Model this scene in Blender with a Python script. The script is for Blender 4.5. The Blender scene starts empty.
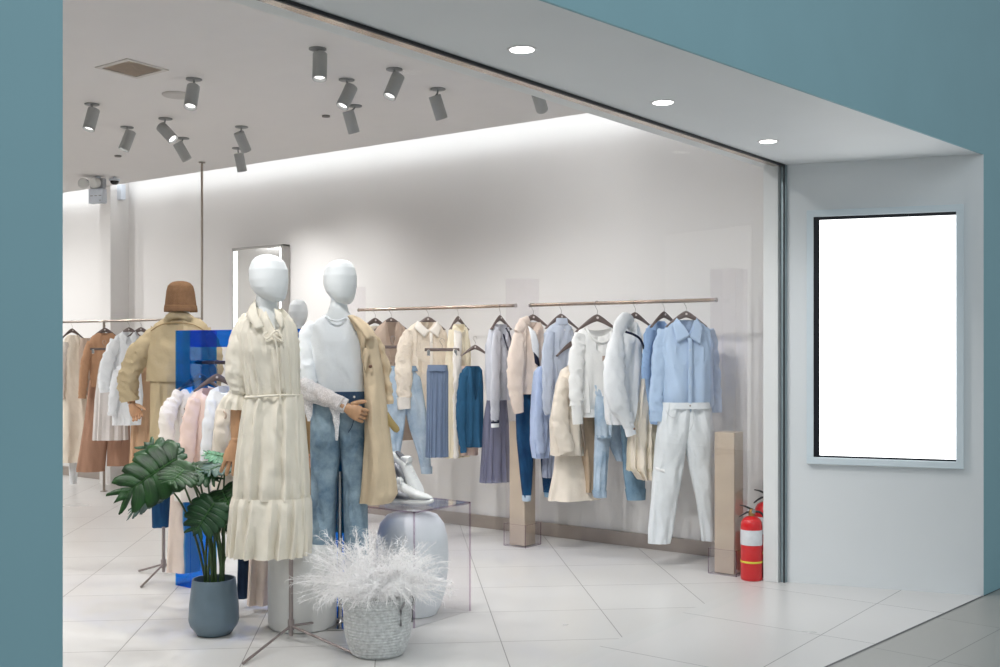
import bpy, bmesh, math, random
from mathutils import Vector, Matrix, noise
PI = math.pi
sc = bpy.context.scene
COL = sc.collection
random.seed(7)
# ------------------------------------------------------------------ frame
F, HZ, CH = 1100.0, 347.0, 1.45
TH = math.atan2(1100, 1450); CT, ST = math.cos(TH), math.sin(TH)
def c2w(x, d, z=0.0): return Vector((CT*x - ST*d, ST*x + CT*d, z))
def U(px): return (px-500)/F
def dY(px, Y): return Y/(ST*U(px)+CT)          # depth where the sight line meets the plane Y
def dX(px, X): return X/(CT*U(px)-ST)
def dZ(py, z): return F*(CH-z)/(py-HZ)
def pt(px, py, d): return c2w(U(px)*d, d, CH+(HZ-py)*d/F)
def ptz(px, py, z):
    d = dZ(py, z); return c2w(U(px)*d, d, z)

# ------------------------------------------------------------------ objects
def tag(o, label=None, cat=None, group=None, kind=None):
    if label: o['label'] = label
    if cat: o['category'] = cat
    if group: o['group'] = group
    if kind: o['kind'] = kind
    return o
def empty(name, loc, rz=0, label=None, cat=None, group=None):
    o = bpy.data.objects.new(name, None); COL.objects.link(o)
    o.empty_display_size = .05; o.location = loc; o.rotation_euler = (0, 0, rz)
    return tag(o, label, cat, group)
class MB:
    def __init__(s): s.v = []; s.f = []
    def add(s, vs, fs):
        n = len(s.v); s.v += [tuple(v) for v in vs]; s.f += [tuple(i+n for i in f) for f in fs]; return s
    def box(s, x0, x1, y0, y1, z0, z1):
        return s.add([(x0,y0,z0),(x1,y0,z0),(x1,y1,z0),(x0,y1,z0),(x0,y0,z1),(x1,y0,z1),(x1,y1,z1),(x0,y1,z1)],
              [(0,3,2,1),(4,5,6,7),(0,1,5,4),(1,2,6,5),(2,3,7,6),(3,0,4,7)])
    def quad(s, *p): return s.add(p, [tuple(range(len(p)))])
    def lathe(s, prof, c=(0,0,0), n=32, closed=False):
        vs = []; fs = []
        for r, z in prof:
            for i in range(n):
                a = 2*PI*i/n; vs.append((c[0]+r*math.cos(a), c[1]+r*math.sin(a), c[2]+z))
        for j in range(len(prof)-1):
            for i in range(n):
                k = (i+1) % n; fs.append((j*n+i, j*n+k, (j+1)*n+k, (j+1)*n+i))
        fs.append(tuple(range(n-1, -1, -1))); fs.append(tuple(range((len(prof)-1)*n, len(prof)*n)))
        return s.add(vs, fs)
    def tube(s, pts, n=10, cap=True, ref=(0,1,0)):
        # pts: (x,y,z,r[,r2]) ; r lies across, r2 along the ref axis
        vs = []; fs = []; m = len(pts); ref = Vector(ref)
        for j, p in enumerate(pts):
            a = Vector(pts[max(0, j-1)][:3]); b = Vector(pts[min(m-1, j+1)][:3])
            t = (b-a); t = t.normalized() if t.length > 1e-9 else Vector((0,0,1))
            b1 = t.cross(ref)
            if b1.length < 1e-4: b1 = t.cross(Vector((1,0,.1)))
            b1.normalize(); b2 = b1.cross(t).normalized()
            r = p[3]; r2 = p[4] if len(p) > 4 else r
            for i in range(n):
                w = 2*PI*i/n
                vs.append(tuple(Vector(p[:3]) + b1*r*math.cos(w) + b2*r2*math.sin(w)))
        for j in range(m-1):
            for i in range(n):
                k = (i+1) % n; fs.append((j*n+i, j*n+k, (j+1)*n+k, (j+1)*n+i))
        if cap: fs.append(tuple(range(n-1, -1, -1))); fs.append(tuple(range((m-1)*n, m*n)))
        return s.add(vs, fs)
    def ball(s, c, r, n=12, sc3=(1,1,1)):
        prof = [(max(1e-4, math.sin(PI*j/8))*r, -math.cos(PI*j/8)*r) for j in range(9)]
        k = len(s.v); s.lathe(prof, (0,0,0), n)
        for i in range(k, len(s.v)):
            v = s.v[i]; s.v[i] = (c[0]+v[0]*sc3[0], c[1]+v[1]*sc3[1], c[2]+v[2]*sc3[2])
        return s
    def xf(s, fn): s.v = [tuple(fn(Vector(v))) for v in s.v]; return s
    def build(s, name, mat, parent=None, smooth=True, solid=0, bevel=0, loc=None):
        me = bpy.data.meshes.new(name); me.from_pydata(s.v, [], s.f)
        bm = bmesh.new(); bm.from_mesh(me); bmesh.ops.recalc_face_normals(bm, faces=bm.faces)
        bm.to_mesh(me); bm.free()
        me.materials.append(mat)
        if smooth:
            for p in me.polygons: p.use_smooth = True
            try: me.set_sharp_from_angle(angle=math.radians(40))
            except Exception: pass
        o = bpy.data.objects.new(name, me); COL.objects.link(o)
        if parent: o.parent = parent
        if loc is not None: o.location = loc
        if solid:
            m = o.modifiers.new('solid', 'SOLIDIFY'); m.thickness = solid; m.offset = 0
        if bevel:
            m = o.modifiers.new('bevel', 'BEVEL'); m.width = bevel; m.segments = 2; m.limit_method = 'ANGLE'
        return o
def catm(P, n):
    """resample a list of tuples with a centripetal-free catmull spline to n points"""
    m = len(P); out = []
    for i in range(n):
        t = i*(m-1)/(n-1); k = min(int(t), m-2); u = t-k
        p0, p1, p2, p3 = P[max(k-1,0)], P[k], P[k+1], P[min(k+2, m-1)]
        out.append(tuple(.5*((2*b)+(-a+c)*u+(2*a-5*b+4*c-d)*u*u+(-a+3*b-3*c+d)*u**3) for a, b, c, d in zip(p0, p1, p2, p3)))
    return out
def seg(P, step):
    out = []
    for a, b in zip(P, P[1:]):
        L = abs(b[0]-a[0]); n = max(1, int(math.ceil(L/step)))
        for i in range(n):
            t = i/n; out.append(tuple(x+(y-x)*t for x, y in zip(a, b)))
    out.append(P[-1]); return out

# ------------------------------------------------------------------ materials
def lin(c): return c/12.92 if c <= .04045 else ((c+.055)/1.055)**2.4
def rgb(r, g, b): return (lin(r/255), lin(g/255), lin(b/255), 1)
def newmat(name):
    m = bpy.data.materials.new(name); m.use_nodes = True
    nt = m.node_tree; b = nt.nodes['Principled BSDF']; return m, nt, b
def mat(name, col, rough=.6, metal=0, var=.06, vs=6, bump=0, bs=40, emit=0, coords='Object', trans=0, sheer=0, spec=.5, scl=(1,1,1), weave=0):
    m, nt, b = newmat(name); L = nt.links; N = nt.nodes
    b.inputs['Base Color'].default_value = col; b.inputs['Roughness'].default_value = rough
    b.inputs['Metallic'].default_value = metal; b.inputs['Specular IOR Level'].default_value = spec
    tc = N.new('ShaderNodeTexCoord'); mp = N.new('ShaderNodeMapping'); mp.inputs['Scale'].default_value = scl
    L.new(tc.outputs[coords], mp.inputs[0])
    if var:
        n = N.new('ShaderNodeTexNoise'); n.inputs['Scale'].default_value = vs; n.inputs['Detail'].default_value = 4
        L.new(mp.outputs[0], n.inputs[0])
        r = N.new('ShaderNodeMapRange'); r.inputs[1].default_value = .3; r.inputs[2].default_value = .7
        r.inputs[3].default_value = 1-var; r.inputs[4].default_value = 1+var
        L.new(n.outputs[0], r.inputs[0])
        mx = N.new('ShaderNodeMix'); mx.data_type = 'RGBA'; mx.blend_type = 'MULTIPLY'; mx.inputs[0].default_value = 1
        mx.inputs[6].default_value = col; L.new(r.outputs[0], mx.inputs[7]); L.new(mx.outputs[2], b.inputs['Base Color'])
    if bump:
        n2 = N.new('ShaderNodeTexNoise'); n2.inputs['Scale'].default_value = bs; n2.inputs['Detail'].default_value = 5
        L.new(mp.outputs[0], n2.inputs[0]); bp = N.new('ShaderNodeBump'); bp.inputs['Strength'].default_value = bump
        bp.inputs['Distance'].default_value = .01; L.new(n2.outputs[0], bp.inputs['Height']); L.new(bp.outputs[0], b.inputs['Normal'])
    if emit:
        b.inputs['Emission Color'].default_value = col; b.inputs['Emission Strength'].default_value = emit
    out = N['Material Output']; last = b.outputs[0]
    if trans:
        t = N.new('ShaderNodeBsdfTranslucent'); t.inputs[0].default_value = col
        mm = N.new('ShaderNodeMixShader'); mm.inputs[0].default_value = trans
        L.new(last, mm.inputs[1]); L.new(t.outputs[0], mm.inputs[2]); last = mm.outputs[0]
    if sheer:
        t = N.new('ShaderNodeBsdfTransparent'); mm = N.new('ShaderNodeMixShader'); mm.inputs[0].default_value = sheer
        if weave:
            v = N.new('ShaderNodeTexVoronoi'); v.inputs['Scale'].default_value = weave; L.new(mp.outputs[0], v.inputs[0])
            r = N.new('ShaderNodeMapRange'); r.inputs[1].default_value = .1; r.inputs[2].default_value = .6
            r.inputs[3].default_value = 0; r.inputs[4].default_value = sheer*1.8; L.new(v.outputs[0], r.inputs[0]); L.new(r.outputs[0], mm.inputs[0])
        L.new(last, mm.inputs[1]); L.new(t.outputs[0], mm.inputs[2]); last = mm.outputs[0]
    L.new(last, out.inputs[0]); return m
def cloth(name, r, g, b_, **k):
    kw = dict(rough=.85, var=.05, vs=9, bump=.25, bs=60, trans=.12, spec=.2); kw.update(k)
    return mat(name, rgb(r, g, b_), **kw)
def denim(name, c1, c2):
    m, nt, b = newmat(name); N = nt.nodes; L = nt.links
    tc = N.new('ShaderNodeTexCoord'); n = N.new('ShaderNodeTexNoise'); n.inputs['Scale'].default_value = 5; n.inputs['Detail'].default_value = 6; n.inputs['Roughness'].default_value = .65
    L.new(tc.outputs['Object'], n.inputs[0]); cr = N.new('ShaderNodeValToRGB')
    cr.color_ramp.elements[0].position = .35; cr.color_ramp.elements[0].color = rgb(*c1)
    cr.color_ramp.elements[1].position = .68; cr.color_ramp.elements[1].color = rgb(*c2)
    L.new(n.outputs[0], cr.inputs[0]); L.new(cr.outputs[0], b.inputs['Base Color'])
    n2 = N.new('ShaderNodeTexNoise'); n2.inputs['Scale'].default_value = 220; L.new(tc.outputs['Object'], n2.inputs[0])
    n3 = N.new('ShaderNodeTexNoise'); n3.inputs['Scale'].default_value = 22; L.new(tc.outputs['Object'], n3.inputs[0])
    ad = N.new('ShaderNodeMath'); ad.operation = 'MULTIPLY_ADD'; ad.inputs[1].default_value = .25; L.new(n2.outputs[0], ad.inputs[0]); L.new(n3.outputs[0], ad.inputs[2])
    bp = N.new('ShaderNodeBump'); bp.inputs['Strength'].default_value = .5; bp.inputs['Distance'].default_value = .01
    L.new(ad.outputs[0], bp.inputs['Height']); L.new(bp.outputs[0], b.inputs['Normal']); b.inputs['Roughness'].default_value = .9
    b.inputs['Specular IOR Level'].default_value = .2
    return m
def clear(name, tint, gloss=1.0, rough=.02, ior=1.45):
    m = bpy.data.materials.new(name); m.use_nodes = True; nt = m.node_tree; N = nt.nodes; L = nt.links; N.remove(N['Principled BSDF'])
    t = N.new('ShaderNodeBsdfTransparent'); t.inputs[0].default_value = tint
    g = N.new('ShaderNodeBsdfGlossy'); g.inputs['Roughness'].default_value = rough; g.inputs[0].default_value = (1, 1, 1, 1)
    lw = N.new('ShaderNodeLayerWeight'); lw.inputs[0].default_value = .5
    pw = N.new('ShaderNodeMath'); pw.operation = 'POWER'; L.new(lw.outputs['Facing'], pw.inputs[0]); pw.inputs[1].default_value = 4.5
    fr = N.new('ShaderNodeMath'); fr.operation = 'MULTIPLY_ADD'; L.new(pw.outputs[0], fr.inputs[0]); fr.inputs[1].default_value = .75*gloss; fr.inputs[2].default_value = ((ior-1)/(ior+1))**2*gloss
    mx = N.new('ShaderNodeMixShader'); L.new(fr.outputs[0], mx.inputs[0]); L.new(t.outputs[0], mx.inputs[1]); L.new(g.outputs[0], mx.inputs[2])
    L.new(mx.outputs[0], N['Material Output'].inputs[0]); return m
def floor_mat(name, col, col2, ang, ox, oy, sx, sy, joint, rough=.22):
    m, nt, b = newmat(name); N = nt.nodes; L = nt.links
    g = N.new('ShaderNodeNewGeometry'); sp = N.new('ShaderNodeSeparateXYZ'); L.new(g.outputs['Position'], sp.inputs[0])
    def math_(op, a, bb=None, c=None):
        n = N.new('ShaderNodeMath'); n.operation = op
        for i, v in enumerate((a, bb, c)):
            if v is None: continue
            if isinstance(v, (int, float)): n.inputs[i].default_value = v
            else: L.new(v, n.inputs[i])
        return n.outputs[0]
    ca, sa = math.cos(ang), math.sin(ang)
    p = math_('ADD', math_('MULTIPLY', sp.outputs[0], ca), math_('MULTIPLY', sp.outputs[1], sa))
    q = math_('ADD', math_('MULTIPLY', sp.outputs[0], -sa), math_('MULTIPLY', sp.outputs[1], ca))
    pn = math_('DIVIDE', math_('SUBTRACT', p, ox), sx); qn = math_('DIVIDE', math_('SUBTRACT', q, oy), sy)
    def dist(v, s):
        f = math_('FRACT', math_('ADD', v, .5)); return math_('MULTIPLY', math_('ABSOLUTE', math_('SUBTRACT', f, .5)), s)
    dmin = math_('MINIMUM', dist(pn, sx), dist(qn, sy)); j = math_('LESS_THAN', dmin, .0022)
    cell = N.new('ShaderNodeCombineXYZ'); L.new(math_('FLOOR', pn), cell.inputs[0]); L.new(math_('FLOOR', qn), cell.inputs[1])
    wn = N.new('ShaderNodeTexWhiteNoise'); L.new(cell.outputs[0], wn.inputs[0])
    n = N.new('ShaderNodeTexNoise'); n.inputs['Scale'].default_value = 1.7; n.inputs['Detail'].default_value = 8; L.new(g.outputs['Position'], n.inputs[0])
    fac = math_('ADD', math_('MULTIPLY', wn.outputs[0], .25), math_('MULTIPLY', n.outputs[0], .75))
    mx = N.new('ShaderNodeMix'); mx.data_type = 'RGBA'; L.new(fac, mx.inputs[0]); mx.inputs[6].default_value = col; mx.inputs[7].default_value = col2
    mj = N.new('ShaderNodeMix'); mj.data_type = 'RGBA'; L.new(j, mj.inputs[0]); L.new(mx.outputs[2], mj.inputs[6]); mj.inputs[7].default_value = joint
    L.new(mj.outputs[2], b.inputs['Base Color'])
    r = N.new('ShaderNodeMapRange'); r.inputs[3].default_value = rough; r.inputs[4].default_value = rough+.18; L.new(n.outputs[0], r.inputs[0]); L.new(r.outputs[0], b.inputs['Roughness'])
    b.inputs['Specular IOR Level'].default_value = .5
    return m
WALL = mat('warm_white_paint', rgb(224,222,220), rough=.7, var=.012, vs=2)
CEIL = mat('ceiling_paint', rgb(226,223,221), rough=.85, var=.01)
OUTW = mat('cool_white_paint', rgb(222,226,228), rough=.6, var=.015, vs=2)
BLUE = mat('teal_blue_paint', rgb(140,180,190), rough=.7, var=.02, vs=3)
PILW = mat('pilaster_paint', rgb(224,226,226), rough=.5, var=.01)
STEEL = mat('brushed_steel', rgb(170,160,150), rough=.28, metal=1, var=.12, vs=30, scl=(1,1,8))
TRIMM = mat('bronze_skirting', rgb(168,158,150), rough=.35, metal=.6, var=.08, vs=5)
STANDM = mat('stand_steel', rgb(158,148,146), rough=.38, metal=.8, var=0)
CHROME = mat('satin_chrome', rgb(200,196,194), rough=.2, metal=1, var=0)
DARK = mat('dark_rubber', rgb(28,30,34), rough=.5, var=0)
TRACKM = mat('polished_track', rgb(196,182,168), rough=.25, metal=1, var=.35, vs=4)
HANG = mat('taupe_hanger', rgb(104,90,86), rough=.45, var=.03)
LOGO = mat('hanger_emblem', rgb(215,205,200), rough=.4, var=0)
FIXT = mat('grey_fixture', rgb(166,168,167), rough=.45, var=.02)
LENS2 = mat('spot_lens', (1,.97,.95,1), emit=1.6, var=0)
CANOPY = mat('dark_grey_fixture', rgb(140,142,142), rough=.5, var=0)
LENS = mat('lamp_lens', (1,.97,.95,1), emit=6, var=0)
WOODM = mat('mannequin_wood', rgb(196,152,116), rough=.45, var=.12, vs=18, scl=(3,3,.5), bump=.05)
MANW = mat('mannequin_white', rgb(226,230,232), rough=.55, var=.01)
ACRY = clear('clear_acrylic', (.985,.98,.985,1), ior=1.4)
ACRE = clear('acrylic_edge', (.84,.78,.83,1), ior=1.3)
BLUA = clear('blue_acrylic', (.24,.67,.98,1), ior=1.4)
GLASS = clear('storefront_glass', (.975,.985,.982,1), ior=1.3, gloss=.2)
WBLK = mat('beige_stone_block', rgb(198,182,160), rough=.35, var=.06, vs=7)

# ------------------------------------------------------------------ room shell
YW, XS, YS = 6.97, -2.69, 6.48      # long wall, shopfront plane, end of the shopfront
HS, HC = 2.573, 3.15                # soffit and shop ceiling heights
def st(name, mb, m, **k): o = mb.build(name, m, smooth=False, **k); o['kind'] = 'structure'; return o
W0 = Vector((XS, YS)); pA = ptz(982.6, 600, 0); W1 = Vector((pA.x, pA.y))
Fd = Vector((.1053, .9944))          # line of the mall frontage
def front(s): return Vector((-2.04+.1053*s, 2.92+.9944*s))
J = front(-1.595); E2 = front(9.0)
s1 = (W1-Vector((-2.04, 2.92))).dot(Fd)
def _px(p): return 500+F*(CT*p.x+ST*p.y)/(-ST*p.x+CT*p.y)
while _px(front(s1)) < 983.5: s1 += .005
W1 = front(s1)
TOP = 5.0
fm_in = floor_mat('shop_floor_tile', rgb(214,210,206), rgb(228,225,222), 0, 0, 0, .61, .61, rgb(120,116,112))
# tile directions measured in the photo, written as world directions
tx, ty = c2w(.9956, .0932).x, c2w(.9956, .0932).y
ang = math.atan2(ty, tx)
fm_in = floor_mat('shop_floor_tile', rgb(198,196,194), rgb(216,215,213), ang, .51, 6.0, .61, .61, rgb(125,122,120))
fm_th = floor_mat('threshold_tile', rgb(200,199,197), rgb(216,215,214), 0, -2.06, 5.39, .78, .85, rgb(120,120,120))
fm_ml = floor_mat('mall_floor_tile', rgb(150,150,146), rgb(166,166,162), math.atan2(.9944,.1053)-PI/2, -1.2, .3, .8, .8, rgb(110,110,108), rough=.3)
XT = -2.835
st('floor', MB().quad((-13.5, -2, 0), (XT, -2, 0), (XT, YW+.1, 0), (-13.5, YW+.1, 0)), fm_in)
a, b = front(-6), front(s1)
st('floor_threshold', MB().quad((XT, -2.97, 0), (a.x, a.y, 0), (b.x, b.y, 0), (W0.x, W0.y+.0, 0), (XT, YW+.1, 0)), fm_th)
b2 = front(9)
st('floor_mall', MB().quad((a.x, a.y, 0), (9, a.y, 0), (9, b2.y, 0), (b2.x, b2.y, 0)), fm_ml)
n2 = Vector((Fd.y, -Fd.x))
ja, jb = front(-6), front(9)
st('trim_1', MB().add([(ja.x-.007*n2.x, ja.y-.007*n2.y, .0015), (ja.x+.007*n2.x, ja.y+.007*n2.y, .0015), (jb.x+.007*n2.x, jb.y+.007*n2.y, .0015), (jb.x-.007*n2.x, jb.y-.007*n2.y, .0015)], [(0,1,2,3)]), mat('joint_strip', rgb(60,62,64), rough=.4, var=0))
st('wall_back', MB().box(-13.5, XS-.01, YW, YW+.15, 0, 3.8), WALL)
st('wall_left', MB().box(-13.65, -13.5, -2, YW+.15, 0, 3.8), WALL)
st('wall_front', MB().box(-13.5, XS-.02, 1.0, 1.15, 0, 3.8), WALL)
st('wall_column', MB().box(-10.47, -10.27, 6.75, YW, 0, 3.6), WALL)
st('ceiling', MB().box(-13.5, XS-.16, 1.15, 6.75, HC, HC+.04), CEIL)
st('ceiling_cove', MB().box(-13.5, XS-.16, 6.4, YW+.15, 3.55, 3.6).box(-13.5, XS-.16, 6.42, 6.46, HC+.04, 3.55), CEIL)
st('wall_header', MB().box(XS-.165, XS-.02, 1.15, YW, HS, 3.9), PILW)
st('wall_pilaster', MB().box(XS-.133, XS-.035, 6.42, YW, 0, HS), PILW, bevel=.004)
# recess outside: soffit, screen wall, teal frontage
c0 = front(-1.595); c1 = W1; c0 = front(-2.0)-Vector((.013,0)); c1 = W1-Vector((.013,0))
st('ceiling_soffit', MB().add([(XS-.02, 1.0, HS), (c0.x, c0.y, HS), (c1.x, c1.y, HS), (W0.x, W0.y, HS),
                      (XS-.02, 1.0, HS+.1), (c0.x, c0.y, HS+.1), (c1.x, c1.y, HS+.1), (W0.x, W0.y, HS+.1)],
     [(0,1,2,3),(4,7,6,5),(0,4,5,1),(1,5,6,2),(2,6,7,3),(3,7,4,0)]), OUTW)
def vslab(mb, A, B, th, z0, z1):
    d = (B-A).normalized(); n = Vector((-d.y, d.x))*th
    q = [A, B, B+n, A+n]
    mb.add([(p.x, p.y, z0) for p in q]+[(p.x, p.y, z1) for p in q], [(0,3,2,1),(4,5,6,7),(0,1,5,4),(1,2,6,5),(2,3,7,6),(3,0,4,7)]); return mb
st('wall_right', vslab(MB(), W0, W1, .2, 0, HS+.1), OUTW)
fas = MB(); vslab(fas, front(-6), J, .12, 0, TOP); vslab(fas, J, W1, .012, HS, TOP); vslab(fas, W1, front(9), .12, 0, TOP)
st('wall_frontage', fas, BLUE)
st('wall_reveal', vslab(MB(), Vector((XS-.02, J.y-.03)), Vector((J.x-.13, J.y-.03)), .05, 0, HS), OUTW)
# mall side enclosure far away so the corridor reads as indoor space
st('baseboard_back', MB().box(-13.5, -2.88, 6.94, YW, 0, .10), TRIMM, bevel=.002)
# shopfront: head track, side channel, glass
tr = MB(); tr.box(XS-.066, XS-.014, 1.15, 6.45, HS-.010, HS+.001)
st('trim_2', tr, TRACKM)
st('trim_3', MB().box(XS-.014, XS-.002, 1.15, YS-.005, HS-.014, HS-.001), DARK)
st('trim_4', MB().box(XS-.03, XS-.0, 6.45, 6.478, 0, HS-.002), mat('channel_metal', rgb(150,166,172), rough=.4, metal=.5, var=.1, vs=3))
st('trim_5', MB().box(XS-.012, XS-.004, 6.444, 6.4495, 0, HS-.002), DARK)
st('window_1', MB().quad((XS-.035, 1.15, .004), (XS-.035, 6.44, .004), (XS-.035, 6.44, HS-.012), (XS-.035, 1.15, HS-.012)), GLASS)

# ceiling details
VENTP = [ptz(*p, HC) for p in ((95,67),(127,58),(171,70),(137,78))]
root = empty('ceiling_vent', VENTP[0]*.5+VENTP[2]*.5, 0, 'square air vent set flush in the shop ceiling', 'vent')
cx, cy = root.location.x, root.location.y
ld = [Vector((p.x-cx, p.y-cy, -.004)) for p in VENTP]
ex = (ld[1]-ld[0]); ey = (ld[3]-ld[0])
mb = MB()
def vp(u, v, z): q = ld[0]+ex*u+ey*v; return (q.x, q.y, z)
for (u0,u1,v0,v1) in ((0,1,0,.1),(0,1,.9,1),(0,.08,.1,.9),(.92,1,.1,.9)):
    mb.add([vp(u0,v0,-.006), vp(u1,v0,-.006), vp(u1,v1,-.006), vp(u0,v1,-.006), vp(u0,v0,0), vp(u1,v0,0), vp(u1,v1,0), vp(u0,v1,0)], [(0,3,2,1),(4,5,6,7),(0,1,5,4),(1,2,6,5),(2,3,7,6),(3,0,4,7)])
mb.build('frame', mat('vent_frame', rgb(205,200,194), var=0), root, smooth=False)
mb = MB(); mb.quad(vp(.08,.1,-.001), vp(.92,.1,-.001), vp(.92,.9,-.001), vp(.08,.9,-.001))
mb.build('backing', mat('vent_dark', rgb(184,168,150), var=.1), root, smooth=False)
mb = MB()
for i in range(14):
    v = .12+.76*i/13; mb.add([vp(.08,v-.012,-.004), vp(.92,v-.012,-.004), vp(.92,v+.008,-.0015), vp(.08,v+.008,-.0015)], [(0,1,2,3)])
mb.build('grille', mat('vent_slat', rgb(205,190,176), var=.05), root, smooth=False, solid=.001)
def disc(name, px, py, r, label, cat, m, h=.012, inner=None, z=HC, group=None):
    p = ptz(px, py, z); o = MB().lathe([(r*.6,-h), (r*.93,-h), (r,-h*.5), (r,0)]).build(name, m, loc=p); tag(o, label, cat, group)
    return o
disc('ceiling_speaker', 178, 94.5, .105, 'flat round speaker cover behind a grey spotlight on the shop ceiling', 'speaker', mat('speaker_cover', rgb(190,186,182), var=0))
CD = mat('small_fitting', rgb(120,116,112), var=0)
disc('smoke_detector', 118, 155.5, .03, 'tiny round sensor on the shop ceiling near the emergency lamp', 'sensor', CD)
disc('sprinkler_head', 326, 115.5, .03, 'tiny round sprinkler fitting beside the tilted spotlight pair', 'sprinkler', CD)

# downlights in the soffit
DL = [((522,49), 'nearest of the three round downlights in the white soffit'), ((663,102), 'middle round downlight in the white soffit above the shopfront track'), ((768,141), 'downlight in the soffit closest to the screen wall')]
for (p, lb) in DL+[((330,-30), None), ((60,-160), None)]:
    q = ptz(p[0], p[1], HS)
    if lb:
        r = empty('downlight', q, 0, lb, 'ceiling light', 'round downlights in the soffit')
        MB().lathe([(.046,-.004), (.054,-.004), (.057,-.001), (.057,0)]).build('rim', mat('dl_rim', rgb(225,225,225), var=0), r)
        MB().lathe([(.001,-.0055), (.042,-.0055), (.046,-.0042)]).build('lamp_disc', LENS, r)
    l = bpy.data.lights.new('soffit_lamp', 'SPOT'); l.energy = 13; l.spot_size = 2.3; l.spot_blend = .8; l.shadow_soft_size = .06; l.color = (1,.97,.96)
    o = bpy.data.objects.new('soffit_lamp', l); COL.objects.link(o); o.location = q+Vector((0,0,-.03))

# ceiling spotlights
SP = [((92,104),(94,110),(91,131),1), ((127,127),(131,132),(125,151),1), ((165.4,118.4),(161,127),(175,141),1), ((183,138),(177.4,143.4),(186.3,160),0),
      ((194,79),(193.5,87),(193,109),1), ((241.6,126.7),(238.6,133),(244,149.3),0), ((238,148),(238.6,153.6),(241,170.7),0),
      ((317.6,48.6),(320,54),(320.6,80.5),1), ((346.7,79.5),(351.7,87.3),(343.6,108.5),1), ((355,105.6),(348,111.5),(353.3,132),0),
      ((394.3,69),(398.4,76.4),(390.5,98.8),1), ((438,88.7),(434.6,96.3),(441.4,118),0), ((541,88),(537,92),(542,103),0)]
SPL = ['leftmost grey spotlight on the shop ceiling, beside the blue pillar', 'grey spotlight leaning left, second from the blue pillar', 'grey spotlight tilted strongly to the right above the emergency lamp side',
 'lower grey spotlight just under the strongly tilted one', 'upright grey spotlight in front of the round speaker cover', 'upper of the stacked pair of grey spotlights above the ceiling-hung rod',
 'lower of the stacked pair of grey spotlights, partly covered by the upper', 'large upright grey spotlight nearest the top of the ceiling', 'grey spotlight leaning left with another close below it',
 'grey spotlight leaning right, tucked under the left-leaning one', 'grey spotlight leaning left with brightly visible lamp, beside the shopfront track', 'grey spotlight leaning right, alone near the lit cove',
 'grey spotlight almost hidden behind the shopfront header']
SPE = 34; CONE = 95
def spot_fixture(pos, dirn, up, label):
    r = empty('spotlight', pos, 0, label, 'spotlight', 'grey cylinder spotlights on the shop ceiling')
    MB().lathe([(.046,-.008), (.05,-.006), (.05,0)]).build('canopy', CANOPY, r)
    st_top = Vector((0,0,-.008)); dirn = dirn.normalized(); c_top = up
    side = dirn.cross(Vector((0,0,1)));
    MB().tube([(0,0,-.008,.006), (c_top.x*.2, c_top.y*.2, c_top.z*.7, .006), (c_top.x, c_top.y, c_top.z-.012, .006)], ref=(1,0,0)).build('stem', CANOPY, r)
    L = .158
    mb = MB().lathe([(.038,0), (.041,.003), (.041,L-.002), (.0395,L), (.036,L), (.033,L-.022)], n=28)
    q = dirn.to_track_quat('Z', 'X').to_matrix()
    mb.xf(lambda v: q @ v + c_top).build('lamp_housing', FIXT, r)
    mb = MB().lathe([(.0015,L-.018), (.030,L-.018), (.030,L-.016)], n=24); mb.xf(lambda v: q @ v + c_top).build('lens', LENS2, r)
    l = bpy.data.lights.new('spot_lamp', 'SPOT'); l.energy = SPE; l.spot_size = math.radians(CONE); l.spot_blend = 1; l.shadow_soft_size = .02; l.color = (1,.985,.978)
    o = bpy.data.objects.new('spot_lamp', l); COL.objects.link(o); o.location = pos + c_top + dirn*(L+.004); o.rotation_euler = (-dirn).to_track_quat('Z','Y').to_euler()
    return r
for (cp, a_, b_, near), lb in zip(SP, SPL):
    pos = ptz(cp[0], cp[1], HC); d = dZ(cp[1], HC); s = d/F
    lx, lz = (b_[0]-a_[0])*s, -(b_[1]-a_[1])*s; L = .158
    rest = max(0, L*L-lx*lx-lz*lz)**.5*.8
    dy = -rest if near else rest
    dv = c2w(lx, dy, lz); up = c2w((a_[0]-cp[0])*s, 0, -(a_[1]-cp[1])*s+.004); up.z = min(up.z, -.03)
    SPE = 5 if cp[0] == 541 else (50 if cp[0] < 200 else 36)
    spot_fixture(pos, dv, up, lb)
# more of the same fixtures, added outside the frame to brighten the shop
for i, (x, y, tx_, ty_) in enumerate([(-4.6,3.4,-5.0,6.0), (-3.8,3.9,-4.2,6.0), (-3.4,4.2,-3.5,6.2), (-3.4,3.0,-4.2,4.0), (-4.6,2.2,-4.8,3.6), (-6.4,2.0,-6.4,3.2), (-8.2,2.2,-8.2,3.6), (-10.2,2.2,-10.0,4.2), (-12,3.2,-11.0,6.2), (-12.6,4.8,-11.2,6.4), (-11,2.6,-13.4,2.6), (-7.4,1.6,-8.2,5.4),(-9.4,1.6,-10.4,6.4),(-5.6,1.6,-5.4,2.6)]):
    ux, ud = CT*x+ST*y, -ST*x+CT*y; ppx, ppy = 500+F*ux/ud, HZ-F*(HC-CH)/ud
    if ppy > -5 and 50 < ppx and ppy > 36+(ppx-400)*.335+10: print('SKIP', x, y, ppx, ppy); continue
    SPE = (80, 85, 60, 60, 60)[i] if i < 5 else (150 if i in (8,9,10) else (110 if i in (11,12) else 75))
    CONE = 60 if i in (11,12) else 95
    p = Vector((x, y, HC)); spot_fixture(p, Vector((tx_, ty_, 1.0))-p, Vector((0,0,-.035)), 'grey cylinder spotlight added out of view to brighten the shop')
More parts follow.
